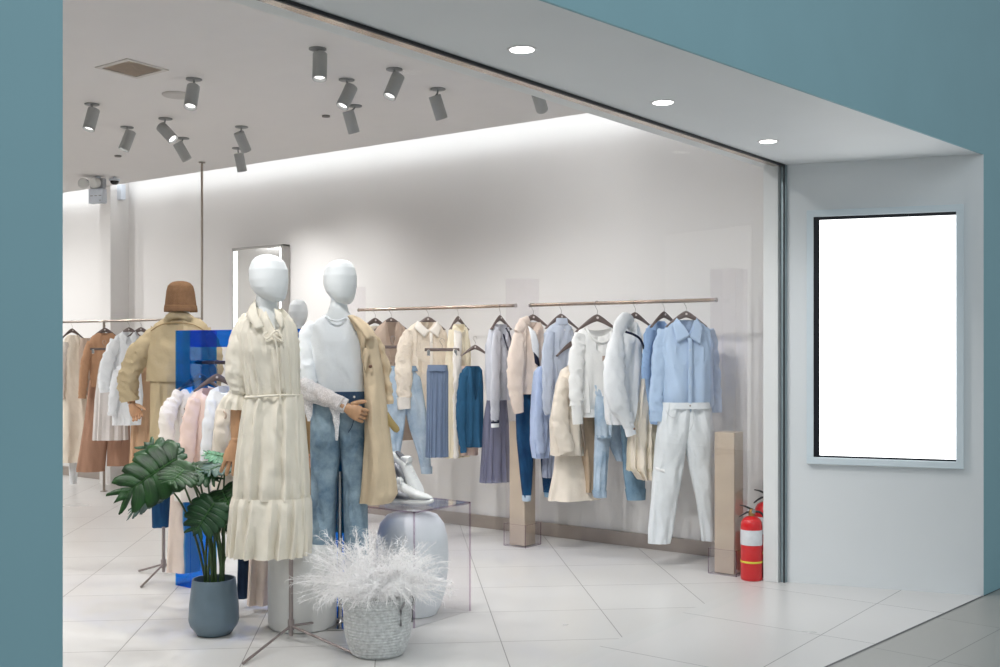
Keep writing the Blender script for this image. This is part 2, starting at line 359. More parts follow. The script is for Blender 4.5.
# cove light
def area(name, loc, rot, sx, sy, e, col):
    l = bpy.data.lights.new(name, 'AREA'); l.shape = 'RECTANGLE'; l.size = sx; l.size_y = sy; l.energy = e; l.color = col
    o = bpy.data.objects.new(name, l); COL.objects.link(o); o.location = loc; o.rotation_euler = rot; return o
area('cove_strip_lamp', (-8.0, 6.66, HC+.12), (math.radians(62), 0, 0), 10, .04, 5, (.86,.95,1))
area('cove_wash_lamp', (-8.0, 6.79, HC+.10), (math.radians(14), 0, 0), 10, .03, 11, (.97,.98,1))

# emergency lamp + dome camera on the column
d = dY(100, 6.75)
r = empty('emergency_light', pt(100, 204, 11.0), TH*.5, 'twin-headed white emergency lamp up by the ceiling in front of the wall column', 'emergency light')
s = d/F
WP = mat('white_plastic', rgb(205,212,222), rough=.4, var=0)
MB().box(-.085,.085,-.07,0,0,.145).build('housing', WP, r, smooth=False, bevel=.006)
MB().box(-.02,.02,-.045,-.01,.25,HC-r.location.z).build('ceiling_mount', WP, r, smooth=False)
MB().box(-.08,.08,-.055,0,.15,.25).build('bracket', mat('grey_plastic', rgb(170,172,176), var=0), r, smooth=False, bevel=.01)
for sx in (-1, 1):
    mb = MB().lathe([(.02,.02), (.048,.0), (.052,-.05), (.046,-.06), (.004,-.062)], n=24)
    q = Vector((.25*sx-.2, .9, .2)).to_track_quat('Z','X').to_matrix(); off = Vector((.075*sx-.04, -.09, .2))
    mb.xf(lambda v: q @ v + off).build('lamp_head', mat('lamp_head_m', rgb(215,215,212), rough=.25, var=0), r)
mb = MB()
for i in range(3): MB().box(-.06+.05*i, -.03+.05*i, -.0715, -.07, .07, .078).build('indicator_mark', CANOPY, r, smooth=False)
MB().box(.05,.062,-.0715,-.07,.02,.032).build('indicator_mark', CANOPY, r, smooth=False)
d = dY(114.5, 6.75)
r = empty('dome_camera', pt(114.5, 181, 11.0), 0, 'small dark dome security camera by the emergency lamp', 'camera')
MB().lathe([(.05,-.0), (.052,.015), (.05,.02)]).build('mount', WP, r)
MB().lathe([(.003,-.04), (.022,-.035), (.038,-.022), (.044,0)]).build('dome', mat('dome_black', rgb(15,15,18), rough=.1, var=0), r)
MB().box(-.012,.012,-.012,.012,.018,HC-r.location.z).build('arm', WP, r, smooth=False)
d = dY(123, 6.86)
r = MB().box(-.035,.035,-.03,.03,-.08,.08).build('junction_box', WP, smooth=False, bevel=.005, loc=pt(122, 192, d)); r.location.x = -10.24; r.location.y = 6.86
tag(r, 'small white junction box on the column side behind the dome camera', 'junction box')

# mirror with lit edges
xa, xb = -8.46, -7.73; zt = 2.40
r = empty('floor_mirror', ((xa+xb)/2, 6.9, 0), 0, 'tall wall mirror with two glowing vertical edge strips', 'mirror')
hw = (xb-xa)/2
mb = MB().box(-hw,hw,-.02,.06,0,.03).box(-hw,hw,-.02,.06,zt-.015,zt).box(-hw,-hw+.012,-.02,.06,0,zt).box(hw-.03,hw,-.02,.06,0,zt)
mb.build('frame', mat('mirror_frame', rgb(165,162,158), rough=.4, metal=.3, var=0), r, smooth=False)
MB().box(-hw+.012,hw-.03,.0,.055,.03,zt-.015).build('mirror_glass', mat('mirror_silver', rgb(238,238,236), rough=.08, metal=1, var=0), r, smooth=False)
for x0 in (-hw+.012, hw-.065):
    MB().box(x0,x0+.036,-.008,-.0,.05,zt-.03).build('light_strip', mat('strip_glow', (.92,.97,1,1), emit=2.2, var=0), r, smooth=False)

# advertising screen on the angled wall
wd = (W1-W0).normalized(); wn_ = Vector((wd.y, -wd.x))
def wall_t(px):
    u = U(px); D = Vector((CT*u-ST, ST*u+CT))
    # W0 + t wd = k D
    det = wd.x*(-D.y) - (-D.x)*wd.y
    t = ((-W0.x)*(-D.y) - (-D.x)*(-W0.y))/det
    k = (W0.x + t*wd.x)/D.x
    return t, k
tl, kl = wall_t(807); tr_, kr = wall_t(963.4)
zb = (CH+(HZ-462.6)*kl/F + CH+(HZ-469)*kr/F)/2; zt = (CH+(HZ-212.4)*kl/F + CH+(HZ-203.4)*kr/F)/2
c = W0+wd*tl
r = empty('advertising_screen', (c.x, c.y, zb), math.atan2(wd.y, wd.x), 'large blank glowing white display in a pale frame on the angled wall', 'screen')
w_, h_ = tr_-tl, zt-zb
FR = mat('screen_frame', rgb(212,224,230), rough=.4, var=0)
fw = .04
MB().box(0,w_,-.035,-.001,0,fw).box(0,w_,-.035,-.001,h_-fw,h_).box(0,fw,-.035,-.001,fw,h_-fw).box(w_-fw,w_,-.035,-.001,fw,h_-fw).build('frame', FR, r, smooth=False, bevel=.002)
MB().box(fw,w_-fw,-.012,-.002,fw,h_-fw).build('bezel', mat('bezel_black', rgb(8,10,22), rough=.3, var=0), r, smooth=False)
MB().box(fw+.035,w_-fw-.001,-.016,-.0125,fw+.012,h_-fw-.02).build('display', mat('display_white', (1,1,1,1), emit=1.4, var=0), r, smooth=False)

# ------------------------------------------------------------------ garment tools
def rows_at(rows, py):
    if py <= rows[0][0]: return rows[0]
    for a, b in zip(rows, rows[1:]):
        if py <= b[0]:
            t = (py-a[0])/(b[0]-a[0]+1e-9); return tuple(x+(y-x)*t for x, y in zip(a, b))
    return rows[-1]
def crotch_x(L_, legs): return (legs[0][0][0][2]+legs[1][0][0][1])/2
class Gm:
    """one garment: local x across (camera right turned by alpha), y away from the viewer, z up"""
    def __init__(s, name, label, cat, px0, d, alpha=0, zbase=0, group=None):
        s.px0, s.d = px0, d; s.k = d/F; s.ca = math.cos(math.radians(alpha)); s.al = alpha
        s.zb = zbase; s.r = empty(name, c2w(U(px0)*d, d, zbase), TH+math.radians(alpha), label, cat, group)
        s.seed = random.random()*50
    def L(s, px, py): return (px-s.px0)*s.k/s.ca, CH+(HZ-py)*s.k-s.zb
    def loft(s, name, rows, m, nf=7, fa=.0, fb=.014, wr=.006, e=.8, yoff=0, n=64, step=4, neck=None, back_neck=0, close=False, parent=None, asym=0, wf=7, solid=0):
        R = [(py, *[0]*0, pl, pr, hd) for py, pl, pr, hd in rows]
        R = seg(R, step); y0, y1 = R[0][0], R[-1][0]; vs = []; fs = []
        ph = s.seed
        for j, (py, pl, pr, hd) in enumerate(R):
            v = (py-y0)/(y1-y0+1e-9); xl, z = s.L(pl, py); xr, _ = s.L(pr, py); cx = (xl+xr)/2; hw = max((xr-xl)/2, .0015)
            amp = fa+(fb-fa)*v**1.2
            for i in range(n):
                t = 2*PI*i/n; ct, stt = math.cos(t), math.sin(t)
                hd2 = hd if wr == 0 or e == 1 else hd*(.66 if abs(s.al) > 3 else .78)
                x = hw*math.copysign(abs(ct)**e, ct); y = hd2*math.copysign(abs(stt)**e, stt)
                f = amp*(math.sin(nf*t+ph+1.3*math.sin(v*2.2+ph))+.5*math.sin((nf*1.7//1)*t+2*ph+v))
                r_ = math.hypot(x, y)+1e-6
                wx = x+.05*noise.noise(Vector((x*6, ph, z*5)))
                w = 1.8*wr*(.9*noise.noise(Vector((wx*14+ph, y*8, z*2.6))) + 1.5*(.28-abs(noise.noise(Vector((wx*20+3*ph, y*10, z*5+wx*9))))) + .7*(.28-abs(noise.noise(Vector((wx*30, y*9+ph, z*16+wx*14))))))
                damp = min(1, hd/.05)
                y2 = y+(f*damp+w)*(stt if abs(stt) > .25 else stt)*1.0
                x2 = x*(1+ (f*.25)/max(hw, .03))
                zz = z
                if neck and cx+x2-neck[2] if neck and len(neck) > 2 else (neck is not None):
                    nx = (cx+x2-(neck[2] if len(neck) > 2 else cx))
                    if abs(nx) < neck[0]:
                        dip = neck[1] if y < 0 else back_neck
                        lim = s.L(0, y0)[1]-dip*(1-(abs(nx)/neck[0])**(neck[3] if len(neck) > 3 else 2))
                        zz = min(z, lim)
                vs.append((cx+x2, yoff+y2, zz))
        m_ = len(R)
        for j in range(m_-1):
            for i in range(n):
                k = (i+1) % n; q = (j*n+i, j*n+k, (j+1)*n+k, (j+1)*n+i)
                if len({vs[a][2] for a in q}) == 1: continue
                fs.append(q)
        if close: fs.append(tuple(range(n-1,-1,-1)))
        if close == 2: fs.append(tuple(range((m_-1)*n, m_*n)))
        s.rows = R; s.e = e; s.yo = yoff
        return MB().add(vs, fs).build(name, m, parent or s.r, solid=solid)
    def fy(s, px, py):
        _, pl, pr, hd = rows_at(s.rows, py); u = min(.999, abs((px-(pl+pr)/2)/max(1e-3, (pr-pl)/2)))
        return s.yo-hd*(.68 if abs(s.al) > 3 else .8)*(1-u**(2/s.e))**(s.e/2)
    def tube(s, name, pts, m, flat=.44, wr=.005, n=28, parent=None, cap=True, rings=40, ring_amp=0, ring_n=8):
        """pts (px,py,r_px[,y_m])"""
        P = []
        for p in pts:
            x, z = s.L(p[0], p[1]); P.append((x, (p[3] if len(p) > 3 else 0), z, p[2]*s.k))
        P = catm(P, rings); P = [(x, y, z, max(r, .002), max(r, .002)*flat) for x, y, z, r in P]
        mb = MB().tube(P, n=n, cap=cap)
        sd = s.seed*3+pts[0][0]
        for i, v in enumerate(mb.v):
            j = i//n; c = P[min(j, len(P)-1)]
            dv = Vector(v)-Vector(c[:3]); L = dv.length+1e-6
            w = 1.6*wr*(.5*noise.noise(Vector((v[0]*12+sd, v[1]*12, v[2]*7)))+1.8*(.25-abs(noise.noise(Vector((v[0]*16+v[2]*10, v[1]*14+sd, v[2]*17)))))+.8*(.25-abs(noise.noise(Vector((v[0]*34, v[1]*30+sd, v[2]*34+v[0]*20))))))
            if ring_amp: w += ring_amp*math.sin(ring_n*2*PI*(i % n)/n)*(j/len(P))
            mb.v[i] = tuple(Vector(v)+dv/L*w)
        return mb.build(name, m, parent or s.r)
    def pants(s, hip, legs, m, crotch, cuff=None, wr=.008, fb=.006):
        """hip: rows from the waist down; legs: two row lists from the crotch down"""
        for q, (L_, yo) in enumerate(legs):
            top = []
            for (py, pl, pr, hd) in hip:
                if py >= L_[0][0]-2: break
                t = (py-hip[0][0])/max(1, crotch-hip[0][0]); c_ = (hip[0][1]+hip[0][2])/2*(1-t)+crotch_x(L_, legs)*t
                ov = (pr-pl)*.16*(1-t)+1.5
                top.append((py, pl, c_+ov, hd) if q == 0 else (py, c_-ov, pr, hd))
            s.loft('leg', top+L_, m, nf=4, fb=fb, wr=wr, yoff=0 if yo == 0 else yo*.35)
        s.rows = hip; s.yo = 0
    def plate(s, name, poly, m, off=.008, th=.004, sub=3, parent=None, ys=None):
        """flat piece of cloth lying on the front; poly in px"""
        bm = bmesh.new(); vs = []
        for (px, py) in poly:
            x, z = s.L(px, py); vs.append(bm.verts.new((x, 0, z)))
        f = bm.faces.new(vs); bmesh.ops.triangulate(bm, faces=[f])
        for _ in range(sub): 
            long_ = [e for e in bm.edges if e.calc_length() > .03]
            if long_: bmesh.ops.subdivide_edges(bm, edges=long_, cuts=1, use_grid_fill=False); bmesh.ops.triangulate(bm, faces=bm.faces)
        for v in bm.verts:
            px = s.px0+v.co.x*s.ca/s.k; py = HZ-(v.co.z+s.zb-CH)/s.k
            v.co.y = (s.fy(px, py) if ys is None else ys)-off
        me = bpy.data.meshes.new(name); bm.to_mesh(me); bm.free(); me.materials.append(m)
        for p in me.polygons: p.use_smooth = True
        o = bpy.data.objects.new(name, me); COL.objects.link(o); o.parent = parent or s.r
        md = o.modifiers.new('solid', 'SOLIDIFY'); md.thickness = th; md.offset = 0
        return o
    def dots(s, name, pts, r, m, off=.012, parent=None):
        for (px, py) in pts:
            x, z = s.L(px, py); MB().ball((x, s.fy(px, py)-off, z), r, n=8, sc3=(1,.5,1)).build(name, m, parent or s.r)
    def cord(s, name, pts, r, m, off=.012, parent=None, n=8):
        P = []
        for p in pts:
            x, z = s.L(p[0], p[1]); P.append((x, (s.fy(p[0], p[1]) if len(p) < 3 else p[2])-off, z, r))
        return MB().tube(catm(P, max(len(P)*5, 6)), n=n).build(name, m, parent or s.r)

# ---- hangers
def hanger_proto():
    r = empty('clothes_hanger', (0,0,0), 0)
    P = []
    for i in range(12):
        a = PI*1.25-PI*1.45*i/11; P.append((.017*math.cos(a)*-1, 0, -.003+.017*math.sin(a), .0018))
    P.append((0.004, 0, -.045, .0018)); P.append((0, 0, -.075, .0018))
    MB().tube(P, n=8).build('hook', CHROME, r)
    pts = []
    for i in range(25):
        u = -1+2*i/24; x = .135*u; z = -.088-.085*abs(u)**1.25; pts.append((x, -.012*(u*u), z, .006+.016*(1-abs(u))**1.3, .006+.008*abs(u)**4))
    mb = MB().tube(pts, n=12, ref=(0,1,0)); mb.build('shoulder_bar', HANG, r)
    MB().lathe([(.001,.0), (.0075,.0), (.0075,.002), (.001,.0025)], n=14).xf(lambda v: Vector((v.x, -.0125-v.z, -.088+v.y))).build('emblem', LOGO, r)
    return r
def clip_proto():
    r = empty('clip_hanger', (0,0,0), 0)
    P = []
    for i in range(12):
        a = PI*1.25-PI*1.45*i/11; P.append((-.017*math.cos(a), 0, -.003+.017*math.sin(a), .0018))
    P.append((0.004, 0, -.04, .0018)); P.append((0, 0, -.06, .0018))
    MB().tube(P, n=8).build('hook', CHROME, r)
    MB().box(-.13,.13,-.007,.007,-.082,-.058).build('bar', HANG, r, bevel=.004)
    for sx in (-1, 1):
        MB().box(sx*.1-.012, sx*.1+.012, -.016, .016, -.115, -.07).build('clip', CHROME, r, bevel=.004)
    return r
def copy_tree(o, parent=None):
    c = o.copy(); COL.objects.link(c); c.parent = parent
    for ch in list(o.children): copy_tree(ch, c)
    return c
HP, CP = hanger_proto(), clip_proto(); used = {'h': False, 'c': False}
def hanger(px, Y, z, alpha, label, kind='h', d=None, sc_=1, group='dark taupe clothes hangers'):
    P = HP if kind == 'h' else CP
    o = P if not used[kind] else copy_tree(P); used[kind] = True
    d = d or dY(px, Y); o.location = c2w(U(px)*d, d, z); o.rotation_euler = (0, 0, TH+math.radians(alpha)); o.scale = (sc_,)*3
    tag(o, label, 'hanger', group if kind == 'h' else 'clip hangers for skirts and trousers'); return o

# ------------------------------------------------------------------ cloth colours
C_cream = cloth('cream_cotton', 240,230,214); C_white = cloth('white_cotton', 236,238,240); C_offw = cloth('off_white_knit', 242,236,228, bump=.5, bs=150)
C_dress = cloth('ivory_dress_cloth', 236,230,216, bump=.2, bs=90); C_lace = cloth('ivory_lace', 242,230,214, bump=1, bs=70)
C_tee = cloth('white_tee_cloth', 234,238,242); C_trench = cloth('khaki_trench', 224,204,174); C_khaki = cloth('olive_khaki', 198,180,146)
C_khaki2 = cloth('dark_khaki', 168,142,104)
C_hat = mat('brown_felt', rgb(136,104,78), rough=1, var=.08, vs=60, bump=.4, bs=250, spec=.1)
C_tan = cloth('tan_knit', 188,146,114, bump=.4, bs=140); C_brown = cloth('brown_wool', 172,134,112); C_pgrey = cloth('pale_grey_skirt', 220,214,210)
C_pink = cloth('blush_knit', 236,212,200, bump=.4, bs=140); C_pbeige = cloth('blush_beige', 230,214,202); C_taupe = cloth('taupe_coat', 194,174,158)
C_beige = cloth('stone_beige', 230,220,206); C_teal = cloth('teal_blue_knit', 46,92,126, bump=.5, bs=130); C_gknit = cloth('grey_knit', 206,208,216, bump=.5, bs=130)
C_navy = cloth('navy_trim', 34,38,60); C_blueskirt = cloth('dusty_blue', 120,136,162); C_tulle = cloth('violet_grey_tulle', 130,132,158, sheer=.22, trans=.3)
C_gsheer = cloth('grey_chiffon', 206,214,228, sheer=.2, trans=.25, bump=.3, bs=30); C_gtulle = cloth('grey_tulle', 180,188,208, sheer=.35)
C_bshirt = cloth('blue_shirt', 184,206,232); C_bshirt2 = cloth('pale_blue_shirting', 186,202,232); C_bknit = cloth('sky_blue_knit', 156,184,220, bump=.4, bs=140)
C_sweat = cloth('white_sweat', 236,236,234); C_sheerw = cloth('sheer_white_lace', 250,247,248, sheer=.16, weave=160, bump=.6, bs=90)
C_creamskirt = cloth('cream_skirt', 232,224,204, trans=.3); C_wjean = cloth('white_denim', 232,236,238, bump=.4, bs=40)
D_light = denim('light_denim', (140,164,188), (198,212,224)); D_mid = denim('mid_denim', (98,126,154), (166,188,208)); D_dark = denim('dark_denim', (18,52,88), (34,80,118))
D_navy = denim('navy_denim', (24,40,66), (44,66,92)); D_teal = denim('washed_denim', (104,136,160), (142,170,190))
D_m2 = denim('mannequin_denim', (84,112,136), (168,190,204)); D_m2d = denim('waist_denim', (40,58,84), (66,88,114))
BTN = mat('pearl_button', rgb(235,232,228), rough=.3, var=0); BTNB = mat('brown_button', rgb(110,78,60), rough=.4, var=0)

# ------------------------------------------------------------------ rails and acrylic towers
def rail(name, x0, x1, Y, z, r_, label, m, knob=True, group=None):
    R = empty(name, ((x0+x1)/2, Y, z), 0, label, 'clothes rail', group); h = (x1-x0)/2
    MB().tube([(-h,0,0,r_), (h,0,0,r_)], n=16, ref=(0,0,1)).build('tube', m, R)
    for sx in (-1, 1): MB().tube([(sx*h,0,0,r_*1.25), (sx*(h+.012),0,0,r_*1.25)], n=16, ref=(0,0,1)).build('end_cap', CHROME, R)
    return R
YR, ZR = 6.52, 1.755
def XatY(px, Y): d = dY(px, Y); return (CT*U(px)-ST)*d
TW = [(-3.10, 'acrylic tower with a beige block inside, beside the red fire extinguishers'), (-4.74, 'acrylic tower with a beige block inside, between the two wall rails'), (-6.50, 'acrylic tower with a beige block inside, behind the draped trench coat')]
for x, lb in TW:
    r = empty('display_tower', (x, YR, 0), 0, lb, 'display tower', 'clear acrylic towers carrying the wall rails')
    w = .088
    for (a0,a1,b0,b1) in ((-w,w,-w,-w+.004), (-w,w,w-.004,w), (-w,-w+.004,-w+.004,w-.004), (w-.004,w,-w+.004,w-.004)):
        MB().box(a0,a1,b0,b1,.0,1.95).build('acrylic_panel', ACRY, r, smooth=False)
    MB().box(-.068,.068,-.068,.068,.006,.905).build('stone_block', WBLK, r, smooth=False, bevel=.003)
    mb = MB(); q = .096
    for (a0,a1,b0,b1) in ((-q,q,-q,-q+.008), (-q,q,q-.008,q), (-q,-q+.008,-q+.008,q-.008), (q-.008,q,-q+.008,q-.008)): mb.box(a0,a1,b0,b1,.0,.16)
    mb.build('base_collar', ACRY, r, smooth=False)
    mb = MB(); 
    for (a0,a1,b0,b1) in ((-q,q,-q,-q+.008), (-q,q,q-.008,q), (-q,-q+.008,-q+.008,q-.008), (q-.008,q,-q+.008,q-.008)): mb.box(a0,a1,b0,b1,.16,.163); mb.box(a0,a1,b0,b1,.0,.003)
    for sx in (-1,1):
        for sy in (-1,1): mb.box(sx*q-.003,sx*q+.003,sy*q-.003,sy*q+.003,0,.163); pass
    mb.build('polished_edge', ACRE, r, smooth=False)
RAILM = mat('rail_bronze', rgb(176,160,146), rough=.25, metal=.85, var=.12, vs=8)
rail('wall_rail', XatY(531,YR)+.0, -3.10-.095, YR, ZR, .0125, 'bronze wall rail ending at the tower by the fire extinguishers', RAILM, group='bronze wall rails between acrylic towers')
rail('wall_rail', -6.50+.10, XatY(515,YR)-.0, YR, ZR, .0125, 'bronze wall rail behind the draped trench coat, carrying the cream lace blouse', RAILM, group='bronze wall rails between acrylic towers')

# ------------------------------------------------------------------ garments on the right rail
def DR(px, off=0): return dY(px, YR)+off
JOBS = {}
# blue shirt + white jeans (right end)
hanger(686, YR, ZR+.0, 2, 'hanger holding the pale blue shirt at the right end of the rail')
g = Gm('shirt', 'pale blue long-sleeved shirt with pointed collar, tucked into white jeans at the rail end', 'shirt', 686, DR(686), 2, 1.0)
g.loft('body', [(320,676,696,.03),(324,669,704,.045),(330,663,711,.06),(345,660,714,.075),(370,660,713,.08),(392,662,713,.085),(404,662,714,.07),(408,664,712,.05)], C_bshirt, neck=(.05,.10), fb=.01, wr=.009, close=False)
g.tube('sleeve', [(665,330,7,.0),(660,350,8,-.01),(657,380,7,-.02),(655,402,6.5,-.03),(656,412,6.5,-.03)], C_bshirt, wr=.006)
g.tube('cuff', [(656,410,7,-.03),(656,421,7.3,-.03)], C_bshirt, rings=5, wr=.001)
g.tube('sleeve', [(709,330,6,.02),(715,350,5,.04),(718,380,5,.05),(719,402,4.5,.05)], C_bshirt, wr=.005)
g.tube('cuff', [(719,400,5,.05),(719,413,5.2,.05)], C_bshirt, rings=5, wr=.001)
g.plate('collar', [(676,318),(671,325),(675,343),(688,336),(682,326)], C_bshirt, off=.018)
g.plate('collar', [(696,318),(702,326),(698,345),(688,337),(692,326)], C_bshirt, off=.018)
g.plate('placket', [(686,338),(690,338),(689.5,412),(685.5,412)], C_bshirt, off=.012)
g.dots('button', [(687.5,350),(687.5,368),(687.5,386)], .004, BTN, off=.018)
g = Gm('jeans', 'white long jeans with a torn knee hanging under the pale blue shirt', 'jeans', 686, DR(686,-.0), 2, 0)
g.pants([(403,661,709,.085),(412,659,712,.09),(428,657,714,.09)], [([(444,655,686,.085),(470,653,683,.072),(500,651,677,.065),(530,648,673,.06),(543,648,670,.06)],0), ([(444,685,714,.085),(470,690,715,.072),(500,697,716,.06),(530,701,718,.055),(541,702,718,.055)],.04)], C_wjean, 444, wr=.009)
g.loft('waistband', [(402,660,710,.094),(408.5,659.5,711,.098)], C_wjean, fb=0, wr=.002, close=False)
SEAM = cloth('pale_seam', 205,208,210)
g.cord('fly_seam', [(690,409),(690.5,420),(688,428),(685,431)], .0016, SEAM, off=.012); g.cord('pocket_seam', [(664,410),(667,415),(674,417),(678,410)], .0016, SEAM, off=.012); g.dots('button', [(687,405)], .005, BTNB, off=.024)
g.rows = [(500,651,677,.06),(540,650,677,.055)]; g.plate('torn_patch', [(654,466),(662,468),(670,473),(662,471.5),(655,469)], cloth('frayed', 250,250,250), off=.004, th=.001)
# sky blue knit
hanger(664, YR, ZR, 38, 'hanger holding the sky blue knit top beside the pale blue shirt')
g = Gm('jumper', 'sky blue short-cuffed knit top squeezed behind the pale blue shirt', 'knit top', 659, DR(664,.06), 30, 1.0)
g.loft('body', [(321,657,665,.03),(326,648,668,.05),(335,643,669,.06),(370,645,668,.07),(400,649,666,.07),(424,652,664,.07)], C_bknit, neck=(.05,.06))
g.tube('sleeve', [(648,330,5.5,-.02),(643,350,5.5,-.04),(641,370,6,-.05)], C_bknit); g.tube('cuff', [(641,368,6.5,-.05),(641,378,6.5,-.05)], C_bknit, rings=4, wr=.001)
# cream skirt
hanger(646, YR, 1.46, 30, 'clip hanger holding the cream layered skirt', 'c', d=DR(646,.02))
g = Gm('skirt', 'cream crinkled layered skirt between the white hoodie and white jeans', 'skirt', 645, DR(646,.02), 20, .6)
g.loft('body', [(372,637,656,.03),(385,632,660,.05),(420,629,664,.07),(452,627,668,.09),(470,627,668,.10)], C_creamskirt, nf=9, fb=.02, wr=.01)
g.loft('overlay', [(374,636,652,.035),(400,631,653,.06),(440,628,650,.085),(466,628,648,.095),(479,638,646,.085)], C_cream, nf=8, fb=.02, wr=.01, yoff=-.02)
# washed jeans under skirt
g = Gm('jeans', 'washed blue jeans with rolled cuff showing below the cream skirt', 'jeans', 634, DR(634,.10), 15, .4)
g.loft('body', [(420,620,644,.05),(450,622,643,.05)], D_teal, fb=.002)
g.loft('leg', [(445,622,644,.05),(470,623,645,.045),(492,626,645,.045)], D_teal, nf=4, fb=.004)
g.loft('cuff', [(489,625,646,.055),(500,627,645.5,.052)], D_teal, fb=.0, wr=.002)
# white hoodie
hanger(635, YR, ZR, 28, 'hanger holding the white hooded jacket with dark neck cord')
g = Gm('hooded_jacket', 'white hooded jacket with ballooned sleeve and dark striped cord at the neck', 'jacket', 626, DR(630,-.12), 30, 1.0)
g.loft('body', [(322,624,638,.03),(328,617,640,.06),(340,610,642,.08),(370,604,641,.10),(400,604,638,.11),(418,606,634,.11),(424,608,632,.10)], C_white, neck=(.05,.08), wr=.008, nf=6, fb=.016)
g.tube('sleeve', [(615,335,7,-.03),(608,355,11,-.07),(606,380,13,-.09),(608,400,12,-.10),(616,415,8,-.10),(620,425,6,-.10)], C_white, wr=.007)
g.tube('cuff', [(619,422,6,-.10),(622,434,6,-.10)], C_white, rings=5, wr=.002)
g.tube('hood', [(612,337,5,-.04),(618,326,8,-.02),(628,320,8,.02),(637,324,6,.05)], C_white, wr=.004)
g.cord('neck_cord', [(615,332,-.09),(622,335,-.11),(629,340,-.11),(633,352,-.11),(633,366,-.10)], .008, C_navy, off=.02)
MB().ball((g.L(619.5,427)[0], -.16, g.L(619.5,427)[1]), .008, n=10).build('button', BTNB, g.r)
# light jeans under sweatshirt/hoodie
g = Gm('jeans', 'light blue jeans with raw rolled hems under the white sweatshirt', 'jeans', 606, DR(606,-.02), 22, .4)
g.pants([(385,592,616,.05),(400,594,619,.07),(420,595,622,.07)], [([(434,595,610,.06),(460,594,608,.05),(495,593,605,.045)],0), ([(434,608,622,.06),(450,613,627,.05),(462,619,628,.045)],.06)], D_light, 434)
g.loft('cuff', [(490,592,606,.055),(497,594,606,.052)], D_light, fb=0, wr=.004)
g = Gm('shorts', 'pale blue denim shorts with frayed hem hung behind the hoodie sleeve', 'shorts', 604, DR(604,-.08), 24, .9)
g.loft('body', [(396,596,614,.04),(410,595,617,.06),(428,596,612,.06),(437,597,611,.06)], D_light, fb=.004, wr=.008)
g.loft('hem', [(435,596.5,611.5,.066),(438,597.5,611.5,.064)], D_mid, fb=.0, wr=.001)
# white sweatshirt
hanger(597, YR, ZR, 12, 'hanger holding the white sweatshirt, fully visible above its wide neckline', sc_=1.15)
g = Gm('sweatshirt', 'white crew-neck sweatshirt with a small brown print on the chest', 'sweatshirt', 594, DR(597,-.07), 20, 1.0)
g.loft('body', [(326,584,612,.03),(330,579,615,.05),(337,575,617,.07),(370,576,613,.09),(400,579,610,.09),(412,580,608,.085)], C_sweat, neck=(.125,.075), back_neck=.03, wr=.01, nf=5, fb=.016)
g.loft('hem_band', [(409,580.5,608,.08),(417,581,607,.075)], C_sweat, nf=20, fb=.002, wr=.001)
g.tube('sleeve', [(579,334,6,-.02),(574,355,8,-.04),(572,385,8,-.06),(572,405,7,-.07)], C_sweat, wr=.008)
g.tube('cuff', [(572,403,6,-.07),(573,423,5.5,-.07)], C_sweat, rings=5, wr=.002)
g.rows = [(326,584,612,.05),(337,575,617,.07),(370,576,613,.09),(412,580,608,.085)]; 
g.cord('neckband', [(584.5,328),(587,335),(593,341),(600,342.5),(607,339),(610,331)], .008, C_sweat, off=.006)
g.plate('printed_patch', [(598,356),(606,355),(606,360),(598,361)], cloth('print_brown', 178,160,150), off=.014, th=.001); g.plate('printed_patch', [(600,362),(605,361),(605,372),(602,373)], cloth('print_brown2', 176,150,136), off=.014, th=.001)
# beige coat, skirt, trousers
hanger(572, YR, 1.56, 30, 'hanger low behind the sweatshirt holding the stone beige coat', d=DR(572,-.03))
g = Gm('coat', 'stone beige short coat with wide collar hanging left of the white sweatshirt', 'coat', 567, DR(570,-.16), 28, .8)
g.loft('body', [(365,569,580,.03),(370,561,585,.05),(385,556,586,.08),(420,551,584,.10),(455,552,583,.10)], C_beige, wr=.012, nf=5, fb=.014, neck=(.06,.1))
g.tube('sleeve', [(562,378,6,-.04),(556,400,8,-.07),(554,425,9,-.09),(560,450,9,-.1)], C_beige, wr=.008)
g.plate('collar', [(571,364),(560,378),(556,392),(567,382),(574,384),(577,368)], C_beige, off=.02)
g.plate('front_edge', [(570,384),(574,386),(577,420),(584,452),(582,456),(575,425)], C_taupe, off=.014)
g = Gm('skirt', 'beige A-line skirt showing below the stone beige coat', 'skirt', 570, DR(570,-.08), 15, .4)
g.loft('body', [(440,556,586,.06),(470,554,592,.09),(492,550,597,.11),(500,549,600,.12)], C_beige, nf=4, fb=.02, wr=.006)
g = Gm('trousers', 'light brown trousers between the beige skirt and the light blue jeans', 'trousers', 589, DR(589,.0), 22, .5)
g.loft('body', [(405,580,598,.05),(430,579,598,.06),(470,584,598,.06),(492,585,597,.06)], cloth('camel_twill', 192,170,146), nf=4, fb=.01)
g = Gm('vest', 'pale grey vest panel behind the stone beige coat', 'vest', 580, DR(580,-.03), 20, .7)
g.loft('body', [(405,572,586,.05),(430,573,585,.06),(455,574,584,.06)], cloth('pale_grey_cloth', 214,214,206), nf=4)
